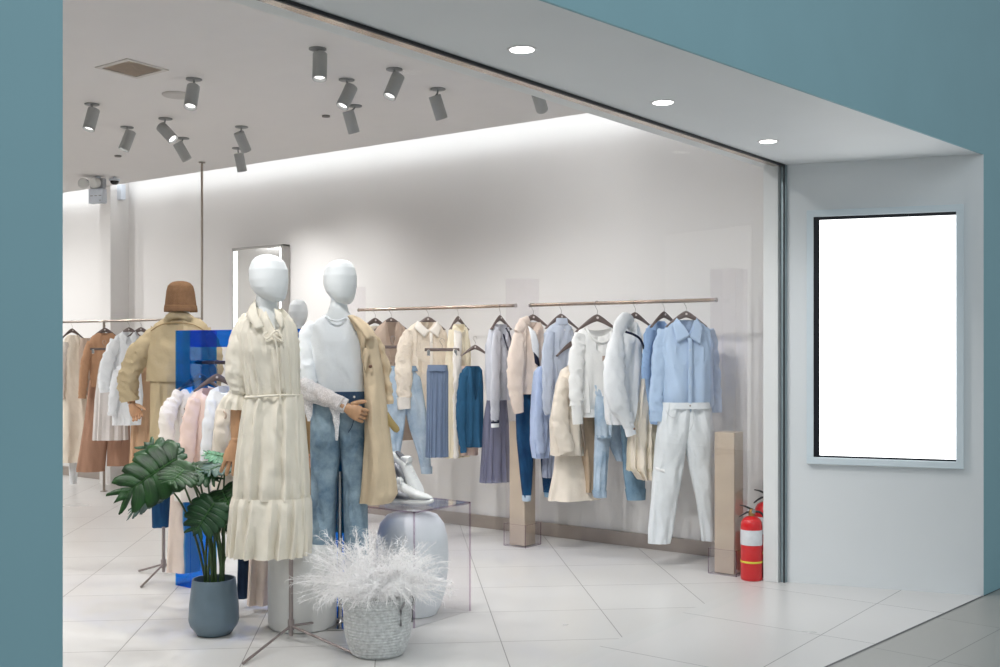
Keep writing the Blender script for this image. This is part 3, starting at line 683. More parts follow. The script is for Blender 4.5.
# grey sheer blouse
hanger(561, YR, ZR, 30, 'hanger holding the sheer grey-blue blouse')
g = Gm('blouse', 'sheer grey-blue blouse with a row of tiny buttons', 'blouse', 556, DR(561,-.08), 28, 1.0)
g.loft('body', [(322,558,567,.03),(326,550,571,.05),(334,544,574,.07),(365,546,571,.08),(395,549,568,.08),(408,551,566,.07)], C_gsheer, neck=(.05,.03), wr=.01, nf=8, fb=.014)
g.tube('sleeve', [(549,332,5,-.03),(544,350,6,-.05),(542,380,6,-.07),(542,405,5,-.07),(544,413,3.5,-.07)], C_gsheer, wr=.006)
g.loft('standing_collar', [(318,557,567,.035),(324,556,568,.04)], C_gsheer, fb=0, wr=.002)
g.dots('button', [(562,330),(562,341),(562,352),(562,363)], .005, BTN)
g = Gm('tulle_dress', 'grey-blue tulle dress hanging below the sheer blouse', 'dress', 556, DR(556,.05), 22, .6)
g.loft('body', [(395,548,566,.05),(430,544,565,.07),(477,543,562,.08)], C_gtulle, nf=12, fb=.012)
# blue shirt
hanger(541, YR, 1.46, 40, 'hanger low behind the blue shirting sleeve left of the sheer blouse', d=DR(541,.05))
g = Gm('shirt', 'soft blue long shirt squeezed left of the sheer grey blouse', 'shirt', 540, DR(540,-.10), 35, .8)
g.loft('body', [(366,539,548,.03),(372,534,551,.05),(400,532,552,.07),(440,531,550,.08),(458,534,546,.07)], C_bshirt2, wr=.01, nf=6)
g.tube('sleeve', [(537,375,4.5,-.05),(533,400,5,-.07),(532,430,5.5,-.08),(534,452,5,-.08)], C_bshirt2)
g = Gm('trousers', 'dark teal trousers hanging beneath the grey tulle dress', 'trousers', 547, DR(547,.08), 25, .4)
g.loft('body', [(430,540,555,.05),(470,542,553,.05),(492,544,552,.045)], D_dark, nf=3, fb=.004); g.loft('hem', [(490,544,552,.048),(497,545,551,.046)], D_teal, fb=.001)
# blush jacket
hanger(533, YR, ZR, 22, 'hanger holding the blush jacket with navy-tipped neck scarf')
g = Gm('jacket', 'blush beige hooded jacket with a white and navy scarf at the neck', 'jacket', 522, DR(530,-.12), 28, 1.0)
g.loft('body', [(322,527,541,.03),(327,519,543,.06),(336,513,544,.08),(360,509,542,.10),(385,511,537,.10),(394,513,534,.10)], C_pbeige, neck=(.06,.09), wr=.012, nf=6, fb=.014)
g.tube('sleeve', [(517,334,6,-.04),(512,355,9,-.07),(509,380,9,-.09),(510,400,7,-.10),(512,412,5.5,-.10)], C_pbeige, wr=.006)
g.tube('hood', [(514,333,4,-.05),(521,325,6,-.02),(530,322,6,.02)], C_pbeige, wr=.006)
g.plate('scarf', [(524,326),(530,332),(533,345),(532,366),(526,350),(525,336)], C_white, off=.03)
g.plate('scarf_tip', [(527,352),(532,358),(533,367),(528,363)], C_navy, off=.034)
g = Gm('jeans', 'dark navy skinny jeans hanging under the blush jacket', 'jeans', 525, DR(525,-.10), 25, .4)
g.loft('body', [(388,517,535,.06),(410,516,534,.07),(440,517,533,.06),(470,520,532,.055),(497,523,530,.05)], D_dark, nf=3, fb=.004, wr=.008)
g.plate('pocket', [(524,399),(532,400),(531,412),(525,412)], D_dark, off=.012)
g.loft('hem', [(495,522.5,530.5,.052),(501,523,530,.05)], D_light, fb=.001)

# ------------------------------------------------------------------ garments on the middle rail
hanger(500, YR, ZR, 58, 'hanger holding the grey cardigan with navy stripes')
g = Gm('cardigan', 'grey V-neck cardigan edged with dark navy stripes', 'cardigan', 498, DR(499,-.04), 45, 1.0)
g.loft('body', [(324,496,506,.03),(330,490,509,.05),(345,487,510,.07),(375,487,510,.08),(400,489,509,.08)], C_gknit, neck=(.06,.2,.03,1), wr=.008, nf=5)
g.tube('sleeve', [(495,332,5.5,-.03),(490,355,6.5,-.06),(488,385,6.5,-.08),(487.5,405,6,-.08),(487.5,420,5,-.08)], C_gknit)
g.tube('cuff', [(487.5,419,5.2,-.08),(487.5,422,5.2,-.08)], C_navy, rings=4, wr=.001); g.tube('cuff', [(487.5,422,5,-.08),(487.5,426,5,-.08)], C_white, rings=4, wr=.001)
g.cord('neck_trim', [(502,328),(505,334),(507,342),(508,350)], .006, C_navy, off=.012); g.cord('neck_trim', [(498,334),(500,345),(504,356),(508,362)], .006, C_navy, off=.02)
g = Gm('tulle_skirt', 'violet-grey pleated tulle skirt under the grey cardigan', 'skirt', 497, DR(497,.02), 25, .5)
g.loft('body', [(395,488,506,.05),(420,484,508,.07),(460,482,509,.09),(482,481,510,.10)], C_tulle, nf=14, fb=.012, wr=.004)
hanger(475, YR, 1.52, 12, 'hanger low on the rail holding the teal-blue cardigan', d=DR(475,-.05), sc_=.8)
g = Gm('cardigan', 'teal-blue open knit cardigan hung low beside the cream dress', 'cardigan', 473, DR(475,-.12), 15, .8)
g.loft('body', [(366,466,479,.03),(370,462,482,.05),(385,461,483,.07),(415,462,483,.075),(447,465,483,.075)], C_teal, neck=(.045,.28,0.01,1), wr=.008, nf=5, fb=.012)
g.tube('sleeve', [(464,373,4.5,-.02),(461,395,5,-.03),(460,425,4.5,-.04),(462,452,3.5,-.05)], C_teal)
g.plate('button_band', [(467,366),(470,368),(471,410),(470,446),(467,446),(467,400)], C_teal, off=.014)
g = Gm('jumper', 'pale peach top peeking out around the teal-blue cardigan', 'knit top', 470, DR(473,.0), 15, .8)
g.loft('body', [(366,462,476,.03),(372,458,482,.05),(410,458,482,.06),(455,460,478,.06)], C_pink, nf=5)
hanger(458, YR, ZR, 62, 'hanger seen almost edge-on holding the cream dress')
g = Gm('dress', 'cream long dress seen side-on beside the lace blouse', 'dress', 459, DR(459,-.04), 50, .6)
g.loft('body', [(324,455,464,.03),(330,450,467,.05),(350,448,469,.07),(385,447,468,.08),(430,447,467,.08),(457,447,466,.085)], cloth('butter_cream', 242,232,208), neck=(.06,.06), wr=.012, nf=6)
g.tube('sleeve', [(454,332,5,-.04),(450,355,5.5,-.08),(448,380,5,-.1),(447,392,4.5,-.1),(447,430,3.6,-.1),(447,456,3.6,-.1)], C_offw, wr=.008)
hanger(428, YR, ZR, 8, 'hanger holding the cream lace shirt blouse')
g = Gm('lace_blouse', 'cream lace blouse with pointed collar on the middle rail', 'blouse', 425, DR(428,-.06), 15, 1.0)
g.loft('body', [(322,417,437,.03),(326,411,441,.05),(333,405,445,.07),(360,403,446,.085),(390,404,446,.09),(408,406,446,.09)], C_lace, neck=(.05,.06), wr=.01, nf=6, fb=.014)
g.tube('sleeve', [(410,331,6,-.02),(404,350,8,-.05),(402,375,8.5,-.08),(403,397,7,-.09)], C_lace, wr=.007)
g.tube('cuff', [(402,396,7,-.09),(403,408,6.5,-.09)], C_offw, rings=5, wr=.002)
g.tube('sleeve', [(441,331,5,.02),(447,352,5,.04),(449,380,5,.05)], C_lace)
g.plate('collar', [(417,321),(413,328),(423,338),(428,331),(421,325)], C_offw, off=.018); g.plate('collar', [(436,321),(440,328),(436,338),(428,331),(433,325)], C_offw, off=.018)
g.plate('placket', [(428,333),(431,333),(431,405),(428,405)], C_offw, off=.016); g.dots('button', [(429.5,342),(429.5,356),(429.5,370)], .005, BTN, off=.02)
# clip hangers and what they carry
hanger(442, YR, 1.50, 5, 'clip hanger holding the dusty blue pleated skirt', 'c', d=DR(442,-.30))
g = Gm('pleated_skirt', 'dusty blue pleated skirt clipped in front of the lace blouse', 'skirt', 438, DR(440,-.28), 15, .7)
g.loft('body', [(366,428,447,.04),(372,427,448,.05),(410,427,448,.06),(457,426,448,.075)], C_blueskirt, nf=17, fa=.004, fb=.009, wr=.003)
g.loft('waistband', [(365,428,447,.045),(371,427.5,447.5,.052)], C_blueskirt, nf=24, fa=.002, fb=.002, wr=0)
hanger(393, YR, 1.52, 5, 'clip hanger holding the light blue jeans in front of the taupe coat', 'c', d=DR(393,-.34))
g = Gm('jeans', 'light blue jeans with dark rolled hems clipped in front of the taupe coat', 'jeans', 403, DR(404,-.30), 10, .5)
g.pants([(367,388,416,.05),(380,387,421,.07),(398,386,424,.08)], [([(410,385,406,.07),(430,387,404,.06),(455,390,400,.05),(472,391,398,.045)],0), ([(410,405,426,.07),(430,410,428,.06),(455,418,430,.05),(470,421,431,.045)],.05)], D_light, 410)
g.loft('cuff', [(467,420,432,.052),(474,421,432,.05)], D_light, fb=0, wr=.002)
g.rows = [(367,388,416,.05),(400,386,424,.08)]; g.yo = 0
g.loft('waistband', [(366,388,416,.052),(371,387.5,418,.062)], D_mid, fb=0, wr=.002)
# taupe coat
hanger(391, YR, ZR, 10, 'hanger holding the taupe lapel coat')
g = Gm('coat', 'taupe coat with wide notched lapels behind the draped trench coat', 'coat', 391, DR(391,-.10), 15, .6)
g.loft('body', [(322,384,399,.03),(327,378,404,.05),(337,372,408,.08),(370,371,408,.10),(410,370,412,.10),(440,372,414,.11)], C_taupe, neck=(.04,.26,.0,1), wr=.01, nf=5)
g.plate('lapel', [(385,320),(379,330),(372,343),(378,346),(381,352),(388,366),(390,362),(386,340)], C_taupe, off=.022)
g.plate('lapel', [(398,321),(402,330),(402,345),(399,352),(395,364),(392,364),(397,340)], C_taupe, off=.022)
g.tube('sleeve', [(378,338,6,-.0),(373,360,7,-.03),(371,395,7,-.05),(372,415,6,-.06)], C_taupe)
hanger(375, YR, ZR, 30, 'hanger just right of the second mannequin shoulder, its garment mostly hidden')
g = Gm('blouse', 'cream blouse mostly hidden behind the draped trench coat and taupe coat', 'blouse', 374, DR(375,.1), 30, .9)
g.loft('body', [(326,370,380,.03),(332,364,384,.05),(350,360,386,.07),(400,362,386,.08),(440,364,388,.08)], C_cream)

# ------------------------------------------------------------------ ceiling-hung rail at the left
YL, ZL = 6.40, 1.71
x1 = XatY(202, YL); x0 = XatY(40, YL)
r = empty('hanging_rail', ((x0+x1)/2, YL, ZL), 0, 'thin steel rail hung from the ceiling by a rod, behind the hatted mannequin', 'clothes rail')
h = (x1-x0)/2
MB().tube([(-h,0,0,.012), (h,0,0,.012)], n=12, ref=(0,0,1)).build('tube', STEEL, r)
MB().tube([(h,0,-.012,.011), (h,0,HC-ZL-.01,.011)], n=12).build('ceiling_rod', STEEL, r)
MB().lathe([(.03,0),(.03,.008),(.012,.012)]).build('ceiling_plate', STEEL, r, loc=(h,0,HC-ZL-.0121))
xp = XatY(104, YL)-(x0+x1)/2
MB().tube([(xp,0,-ZL+.008,.013), (xp,0,0,.013)], n=12).build('floor_post', STEEL, r)
MB().lathe([(.035,0),(.035,.005),(.015,.01)]).build('foot_plate', STEEL, r, loc=(xp,0,-ZL))
def DL_(px, off=0): return dY(px, YL)+off
hanger(72, YL, ZL, 60, 'pale hanger holding the cream long dress next to the blue pillar')
g = Gm('long_dress', 'cream long-sleeved dress hanging next to the blue pillar', 'dress', 73, DL_(73,-.05), 20, .6)
g.loft('body', [(335,68,78,.03),(342,64,82,.06),(360,62,84,.08),(395,62,86,.09),(430,60,92,.12),(462,60,88,.14)], C_cream, nf=7, fb=.02, wr=.008)
g.tube('sleeve', [(66,342,4,-.03),(63,365,5,-.05),(62,398,4,-.06)], C_offw); g.tube('sleeve', [(80,345,4,.02),(84,370,4.5,.03),(85,395,4,.03)], C_cream)
g = Gm('trousers', 'white trouser leg showing under the cream long dress', 'trousers', 73, DL_(73,.06), 10, .3)
g.loft('body', [(440,68,82,.05),(465,69,78,.05),(484,70,76,.045)], C_white, nf=3)
hanger(105, YL, ZL, 12, 'hanger holding the tan knit sweater')
g = Gm('sweater', 'tan long-sleeved knit sweater on the ceiling-hung rail', 'sweater', 104, DL_(104,-.06), 12, 1.0)
g.loft('body', [(333,98,112,.03),(336,93,116,.06),(342,90,119,.08),(365,90,119,.09),(387,92,117,.09)], C_tan, wr=.006, neck=(.05,.02))
g.tube('sleeve', [(93,342,4.5,-.02),(88,360,4.5,-.05),(86,380,4,-.07),(85,398,3.5,-.07)], C_tan)
g = Gm('wide_trousers', 'brown wide flared trousers under the tan sweater', 'trousers', 106, DL_(104,.0), 12, .3)
g.pants([(380,91,118,.07),(388,90,120,.08)], [([(396,89,108,.08),(420,86,109,.09),(468,79,105,.11),(471,79,105,.11)],0), ([(396,106,123,.08),(420,107,128,.08),(455,107,128,.1),(466,107,128,.1)],.05)], C_brown, 396, fb=.012)
hanger(104, YL, 1.50, 20, 'clip hanger holding the pale grey pleated skirt in front of the tan sweater', 'c', d=DL_(104,-.32))
g = Gm('pleated_skirt', 'pale grey knee-length pleated skirt in front of the brown trousers', 'skirt', 112, DL_(112,-.22), 12, .6)
g.loft('body', [(361,101,113,.04),(372,99,119,.06),(400,96,126,.08),(440,94,127,.10)], C_pgrey, nf=12, fa=.004, fb=.012, wr=.004)
hanger(129, YL, ZL, 8, 'hanger holding the white collared shirt left of the khaki coat sleeve')
g = Gm('shirt', 'white collared shirt with loose sleeve between tan sweater and khaki coat', 'shirt', 124, DL_(128,-.16), 12, .8)
g.loft('body', [(332,122,134,.03),(336,116,138,.06),(345,112,139,.08),(380,113,138,.10),(405,113,136,.10)], C_white, wr=.012, nf=6, fb=.018, neck=(.05,.05))
g.tube('sleeve', [(117,340,5,-.03),(110,362,6.5,-.07),(107,382,6,-.09),(108,392,4.5,-.09)], C_white, wr=.008)
g.plate('collar', [(123,331),(120,337),(127,345),(129,338)], C_white, off=.02); g.plate('collar', [(135,331),(138,337),(133,345),(130,338)], C_white, off=.02)
g = Gm('blouse', 'white soft blouse behind the elbow of the khaki coat', 'blouse', 126, DL_(128,-.34), 12, .7)
g.loft('body', [(366,118,136,.05),(372,116,140,.07),(395,114,142,.09),(425,113,140,.10)], C_white, wr=.012, nf=6, fb=.018)
g.tube('sleeve', [(119,370,4,-.05),(116,392,4.5,-.08),(114,415,4,-.09)], C_white)
g = Gm('dress', 'tan long dress behind the wooden hand of the hatted mannequin', 'dress', 140, DL_(140,-.05), 12, .4)
g.loft('body', [(350,136,150,.05),(380,134,152,.07),(420,132,152,.08),(470,130,152,.1)], cloth('sand_cloth', 206,170,138), nf=8, fb=.014)
hanger(141, YL, ZL, 12, 'hanger hidden behind the khaki coat shoulder')
g = Gm('coat', 'dark tan coat edge between the cream dress and the tan sweater', 'coat', 88, DL_(88,.1), 20, .9)
g.loft('body', [(338,82,90,.04),(350,80,92,.06),(395,80,90,.06)], C_taupe, nf=4)

# ------------------------------------------------------------------ blue acrylic gate with its rail
r = empty('acrylic_gate', (-4.92, 4.24, 0), 0, 'translucent blue acrylic gate carrying the low front rail', 'display stand')
def hollow(mb, x0, x1, y0, y1, z0, z1, t=.006):
    mb.box(x0,x1,y0,y0+t,z0,z1).box(x0,x1,y1-t,y1,z0,z1).box(x0,x0+t,y0+t,y1-t,z0,z1).box(x1-t,x1,y0+t,y1-t,z0,z1).box(x0+t,x1-t,y0+t,y1-t,z0,z0+t).box(x0+t,x1-t,y0+t,y1-t,z1-t,z1)
for x0_ in (-.70, .58):
    mb = MB(); hollow(mb, x0_, x0_+.14, -.10, .10, 0.001, 1.55); mb.build('tower', BLUA, r, smooth=False)
mb = MB(); hollow(mb, -.56, .58, -.10, .10, 1.45, 1.55); mb.build('beam', BLUA, r, smooth=False)
R2 = rail('front_rail', -4.92-.62, -4.92+.6, 4.24, 1.357, .011, 'dark low rail fixed to the blue acrylic gate', mat('rail_dark', rgb(96,84,84), rough=.3, metal=.6, var=0))
YG, ZG = 4.24, 1.357
def DG(px, off=0): return dY(px, YG)+off
HL = ['left hanger on the low front rail, holding the white cardigan', 'second hanger on the low front rail, holding the blush knit']
hanger(200, YG, ZG, 14, HL[0]); hanger(217, YG, ZG, 14, HL[1], d=DG(217))
g = Gm('cardigan', 'cream white cardigan at the left end of the low front rail', 'cardigan', 195, DG(200,-.04), 20, .5)
g.loft('body', [(386,193,207,.03),(389,184,214,.06),(395,178,217,.09),(420,176,218,.11),(470,176,218,.12),(500,177,217,.12)], C_offw, neck=(.06,.04), wr=.008, nf=6)
g.tube('sleeve', [(182,393,6,-.03),(172,407,8,-.07),(169,425,7.5,-.1),(168,441,7,-.1)], C_offw, wr=.007)
g.dots('button', [(185,408),(183,416)], .006, BTNB, off=.02)
g = Gm('knit_sweater', 'blush pink knit sweater on the second hanger of the low front rail', 'sweater', 208, DG(210,-.19), 25, .5)
g.loft('body', [(388,203,215,.03),(392,196,219,.06),(400,190,221,.08),(430,187,220,.1),(468,184,218,.1)], C_pink, neck=(.06,.05), wr=.008, nf=5)
g.tube('sleeve', [(196,398,6,-.04),(190,420,8,-.07),(187,445,8,-.09),(185,466,7,-.1)], C_pink)
g = Gm('shirt', 'white shirt right of the blush knit on the low front rail', 'shirt', 222, DG(225,-.28), 28, .5)
g.loft('body', [(386,219,228,.03),(390,212,233,.06),(400,208,236,.08),(430,206,236,.1),(470,203,234,.1)], C_white, neck=(.06,.04), wr=.01, nf=6)
g.tube('sleeve', [(212,400,5,-.04),(207,425,6,-.08),(205,450,6,-.1),(203,470,5.5,-.1)], C_white)
g = Gm('trench_coat', 'beige trench coat with looped shoulder tab beside the ivory dress', 'coat', 236, DG(236,-.42), 35, .4)
g.loft('body', [(392,232,244,.03),(397,225,248,.06),(410,219,250,.09),(450,216,252,.11),(500,216,254,.12),(530,218,252,.12)], C_beige, neck=(.05,.1), wr=.012, nf=5)
g.tube('sleeve', [(225,405,6,-.05),(219,425,7,-.09),(217,450,7,-.11),(218,470,6,-.11)], C_beige); g.cord('shoulder_tab', [(219,408),(222,412),(221,417),(218,414)], .005, C_taupe, off=.05)
g = Gm('wide_trousers', 'blush beige wide trousers reaching almost to the floor below the white cardigan', 'trousers', 184, DG(195,-.02), 12, .12)
g.loft('body', [(440,176,203,.07),(462,176,204,.03)], C_pbeige, fb=.004)
g.loft('leg', [(455,174,204,.08),(500,171,203,.09),(540,169,201,.10),(571,168,199,.10)], C_pbeige, nf=4, fb=.014)
g = Gm('jeans', 'navy jeans leg hanging low behind the ivory dress hem', 'jeans', 243, 6.12, 10, .05)
g.loft('body', [(440,236,252,.06),(500,237,251,.06),(560,238,249,.06),(598,237,247,.05)], D_navy, nf=3, fb=.004)
g = Gm('trousers', 'blush trousers hanging low between the navy jeans and the white drum', 'trousers', 258, 6.02, 10, .03)
g.loft('body', [(440,250,276,.06),(500,250,276,.07),(560,249,273,.08),(604,247,270,.08)], C_pbeige, nf=5, fb=.014)
g = Gm('coat', 'khaki coat hem between the ivory dress hem and the white drum', 'coat', 270, 6.25, 10, .2)
g.loft('body', [(440,262,290,.07),(520,262,288,.08),(574,262,282,.09)], C_khaki, nf=5, fb=.014)
for px_, lb in ((243,'hanger behind the ivory dress holding the navy jeans'), (258,'hanger behind the ivory dress holding the blush trousers'), (272,'hanger behind the ivory dress holding the khaki coat')):
    hanger(px_, YG, ZG, 50, lb)

g = Gm('coat', 'dark khaki coat on the front rail, seen between the jeans legs of the second mannequin', 'coat', 334, 6.04, 0, .3)
g.loft('body', [(372,326,342,.03),(378,318,350,.06),(420,316,352,.08),(470,316,353,.09),(530,315,354,.10)], C_khaki2, nf=5, fb=.014)
hanger(334, YG, ZG, 0, 'hanger behind the second mannequin holding the dark khaki coat', d=6.04)
# ------------------------------------------------------------------ mannequins
def hand(g, name, base, dirv, side, palm_n, size=.17, m=None, curl=.3, thumb_side=1, spread=.16, fcurl=None, parent=None):
    """articulated wooden hand. base: wrist point (local), dirv: along the palm, side: across the palm, palm_n: palm normal"""
    m = m or WOODM; D = Vector(dirv).normalized(); S = Vector(side).normalized(); N_ = Vector(palm_n).normalized(); B = Vector(base)
    mb = MB(); k = size/.18
    P = []
    for t, w, th in ((0,.024,.018),(.02,.028,.019),(.045,.037,.017),(.075,.041,.014),(.09,.038,.011)):
        c_ = B+D*t*k; P.append((c_.x, c_.y, c_.z, w*k, th*k))
    mb.tube(P, n=14, ref=tuple(N_))
    fl = (.062,.074,.078,.068) if thumb_side < 0 else (.068,.078,.074,.062)
    cu = fcurl or (curl,)*4
    for i in range(4):
        u = (-1+2*i/3)*.029*k; c_ = B+D*.082*k+S*u; ang_ = (i-1.5)*spread*.6; dd = (D+S*ang_).normalized(); L = fl[i]*k; P = []
        ca = 0
        for j, (t, r_) in enumerate(((0,.0095),(.42,.009),(.42,.009),(.74,.0082),(.74,.0082),(1,.0062))):
            pass
        p = c_.copy(); cur = dd.copy(); P.append((*p, .0095*k))
        for sgl, r_ in ((.2,.0097),(.24,.009),(.18,.0088),(.16,.0083),(.12,.0078),(.08,.0055)):
            ca += cu[i]*.38; cur = (dd*math.cos(ca)+N_*math.sin(ca)).normalized(); p = p+cur*L*sgl; P.append((*p, r_*k))
        mb.tube(P, n=10, ref=tuple(S))
    c_ = B+D*.025*k+S*.026*k*thumb_side; dd = (D*.62+S*.7*thumb_side+N_*.25).normalized(); P = [(*c_, .012*k)]; p = c_.copy()
    for sgl, r_, b_ in ((.022,.0125,0),(.02,.0115,.2),(.018,.0105,.45),(.014,.009,.6),(.008,.006,.7)):
        cur = (dd+D*b_).normalized(); p = p+cur*sgl*k; P.append((*p, r_*k))
    mb.tube(P, n=10, ref=tuple(N_))
    return mb.build(name, m, parent or g.r)
def stand(g, px, py, zt, feet, r_=.011, name='stand_pole'):
    """pole and folding legs; feet are world points"""
    hub = ptz(px, py, 0); inv = g.r.matrix_basis.inverted()
    hb = inv @ Vector((hub.x, hub.y, .075)); tp = inv @ Vector((hub.x, hub.y, zt))
    pole = MB().tube([(hb.x, hb.y, hb.z-.05, r_*.8), (hb.x, hb.y, hb.z-.04, r_), (tp.x, tp.y, tp.z, r_)], n=14).build('stand_pole', STANDM, g.r)
    MB().tube([(hb.x, hb.y, hb.z-.02, r_*1.5), (hb.x, hb.y, hb.z+.03, r_*1.5)], n=14).build('collar_ring', STANDM, pole)
    for f in feet:
        q = inv @ Vector((f.x, f.y, .007)); MB().tube([(hb.x, hb.y, hb.z, .0065), (q.x, q.y, q.z, .0065)], n=10).build('stand_leg', STANDM, g.r)

# --- mannequin in the ivory dress
g = Gm('mannequin', 'white faceless mannequin with wooden arms wearing the ivory dress, nearest the plant', 'mannequin', 268, 5.45, 0, 0, 'white egg-headed mannequins')
g.loft('head', [(254.6,266,270,.015),(255.5,261,275,.05),(258,256,280.5,.078),(262,252.3,284.5,.092),(270,249.6,288,.102),(280,249.8,288.3,.104),(288,252,287.8,.1),(293.5,256,286.8,.092),(298,261.5,285.5,.08),(301,268,283,.055),(302,273,280,.02)], MANW, fb=0, wr=0, e=1, close=2, step=1, yoff=-.01)
g.loft('neck', [(288,257,277,.055),(305,256,277,.055),(316,255,279,.058),(324,252,282,.055),(334,250,288,.06),(390,254,294,.05),(450,252,296,.05)], MANW, fb=0, wr=0, e=1, close=2)
A = g.tube('forearm', [(239,385,7),(238,402,7),(236.5,420,6.2),(235.5,438,4.6)], WOODM, wr=0, flat=.9)
x, z = g.L(235.5, 441)
A.parent = g.r
MB().ball((x, -.0, z+.006), .024, n=14).build('wrist_joint', WOODM, A)
hand(g, 'hand', (x, 0, z), (-.16,-.05,-1), (1,-.25,0), (-.1,.35,-.1), size=.205, spread=.34, curl=.28, thumb_side=1, parent=A)
stand(g, 291, 641, .6, [ptz(243,665,0), ptz(354,655,0), ptz(357,618,0)])
D = Gm('dress', 'ivory tiered maxi dress with puffed frilled sleeves and ribbon tie', 'dress', 268, 5.45, 0, .3)
D.loft('bodice', [(308,253,281,.062),(311,250,285,.07),(315,246,289,.08),(322,240,293,.095),(332,236,296,.108),(350,238,298.5,.122),(372,242,299,.112),(394,246,300,.1)], C_dress, nf=23, fa=.002, fb=.006, wr=.005, neck=(.058,.12,.055,1.3), step=3, n=128)
D.loft('skirt', [(394,246,302,.1),(400,244,303,.115),(425,240,305,.14),(455,237,307,.16),(480,234.8,308.5,.165),(498,234.5,308.5,.168)], C_dress, nf=15, fa=.006, fb=.014, wr=.007, step=3, n=160)
D.loft('hem_tier', [(496,233.2,309.6,.176),(503,231.5,311,.19),(528,230,311,.2),(554,229,309.5,.205)], C_dress, nf=19, fa=.008, fb=.022, wr=.006, step=3, n=160)
S_ = D.tube('sleeve', [(249,316,5.5,.0),(243,328,8.5,-.0),(238.5,350,10.5,-.01),(237.5,374,11,-.01),(238,388,8.5,-.01),(237,393,8,-.01)], C_dress, flat=.9, wr=.006, n=40, ring_amp=.004, ring_n=9)
D.tube('sleeve_frill', [(237,392,8,-.01),(236,398,10,-.01),(234,404,12,-.01),(233.5,409,12.5,-.01)], C_dress, flat=.8, wr=.003, n=60, ring_amp=.012, ring_n=9, cap=False, parent=S_)
S_ = D.tube('sleeve', [(286,320,4,.06),(289,335,5,.1),(290,360,5,.12),(290,385,4,.12)], C_dress, flat=.9, wr=.006)
D.rows = [(305,256,278,.06),(315,246,289,.08),(322,240,294,.095),(332,236,298,.108),(350,238,301,.122),(372,242,301,.112),(394,246,302,.1),(400,244,303,.115),(425,240,305,.14)]
D.plate('collar', [(256,300),(250,308),(249,314),(261,331),(268,327),(262,316)], C_dress, off=.02, th=.006); D.plate('collar', [(277,309),(279,318),(286,330),(287,320),(283,312)], C_dress, off=.02, th=.006)
D.cord('ribbon', [(272,332),(268,336),(272,339),(276,335),(281,331),(285,336),(287,342),(281,338),(277,335)], .005, C_dress, off=.02)
D.cord('ribbon', [(277,335),(281,345),(283,370),(285,403)], .0045, C_dress, off=.02); D.cord('waist_cord', [(247,397),(260,396),(283,394.5),(301,395)], .006, C_dress, off=.012)
D.plate('placket', [(283,336),(286.5,336),(288,393),(285,393)], C_dress, off=.008)

# --- mannequin with the trench coat over its shoulders
g = Gm('mannequin', 'white faceless mannequin in white top and jeans with trench coat over one shoulder', 'mannequin', 340, 5.75, 0, 0, 'white egg-headed mannequins')
g.loft('head', [(260,339,343,.015),(261,334,348,.05),(263.5,329.5,352,.078),(268,326,355,.092),(276,323.8,357,.102),(285,324,357,.102),(292,326.5,356,.096),(298,331,354.5,.085),(302,336,352.5,.068),(304.3,340,350,.03)], MANW, fb=0, wr=0, e=1, close=2, step=1, yoff=-.01)
g.loft('neck', [(290,332,348,.05),(304,330.5,347,.055),(312,327.5,349,.06),(319,322,354,.06),(330,318,360,.06),(380,322,358,.05),(394,322,358,.05)], MANW, fb=0, wr=0, e=1, close=2)
x, z = g.L(349, 405.5); x2, z2 = g.L(320, 392)
A = MB().tube([(x2, -.10, z2, .034), ((x+x2)/2, -.13, (z+z2)/2, .032), (x, -.15, z, .022)], n=16).build('forearm', WOODM, g.r)
hand(g, 'hand', (x, -.15, z), (.88,-.1,-.42), (.42,-.1,.88), (.1,.95,-.05), size=.175, curl=1.1, thumb_side=1, parent=A)
x, z = g.L(340, 600)
# hidden stand under the trousers
MB().lathe([(.13,0),(.135,.004),(.135,.010),(.02,.016),(.012,.03)]).build('base_plate', CHROME, g.r)
MB().tube([(0,0,.02,.011),(0,0,.8,.011)], n=12).build('stand_pole', CHROME, g.r)
T = Gm('top', 'white tucked-in top with a sheer lace forearm sleeve', 'top', 340, 5.75, 0, 1.0)
T.loft('body', [(314,327,350,.062),(316,323,354,.07),(320,317,359,.085),(327,311,364,.1),(340,309.5,366,.118),(360,312,365,.125),(380,316,365,.12),(396,318,366,.112)], C_tee, neck=(.06,.03), nf=5, fb=.006, wr=.006, step=3)
S_ = T.tube('sleeve', [(316,325,7.5,.0),(309,336,9.5,-.01),(307,355,10,-.02),(308,375,10,-.04),(309,384,10,-.05)], C_tee, flat=.9, wr=.006, n=36)
S2 = T.tube('lace_sleeve', [(306,382,8,-.06),(312,390,9.5,-.09),(325,395,8.5,-.12),(338,399,8,-.14),(346,403,7.5,-.155)], C_sheerw, flat=.9, wr=.006, n=36, parent=S_)
T.tube('lace_drape', [(310,392,6,-.09),(311,402,5,-.1),(312,412,3.5,-.1),(312,420,1.2,-.1)], C_sheerw, flat=.4, parent=S_, wr=.0015)
T.tube('lace_drape', [(338,402,6,-.15),(340,412,4,-.15),(341,425,2.5,-.15),(341,438,1,-.15)], C_sheerw, flat=.3, parent=S_, wr=.0015)
T.tube('lace_cuff', [(343,402,8,-.15),(350,405,7.5,-.155)], C_sheerw, rings=5, wr=.002, parent=S_)
T.cord('neckband', [(327,316,-.05),(333,320,-.075),(341,321,-.08),(348,318,-.06)], .005, C_tee, off=.012)
Jn = Gm('jeans', 'mid-blue straight jeans on the mannequin with the trench coat', 'jeans', 340, 5.75, 0, .1)
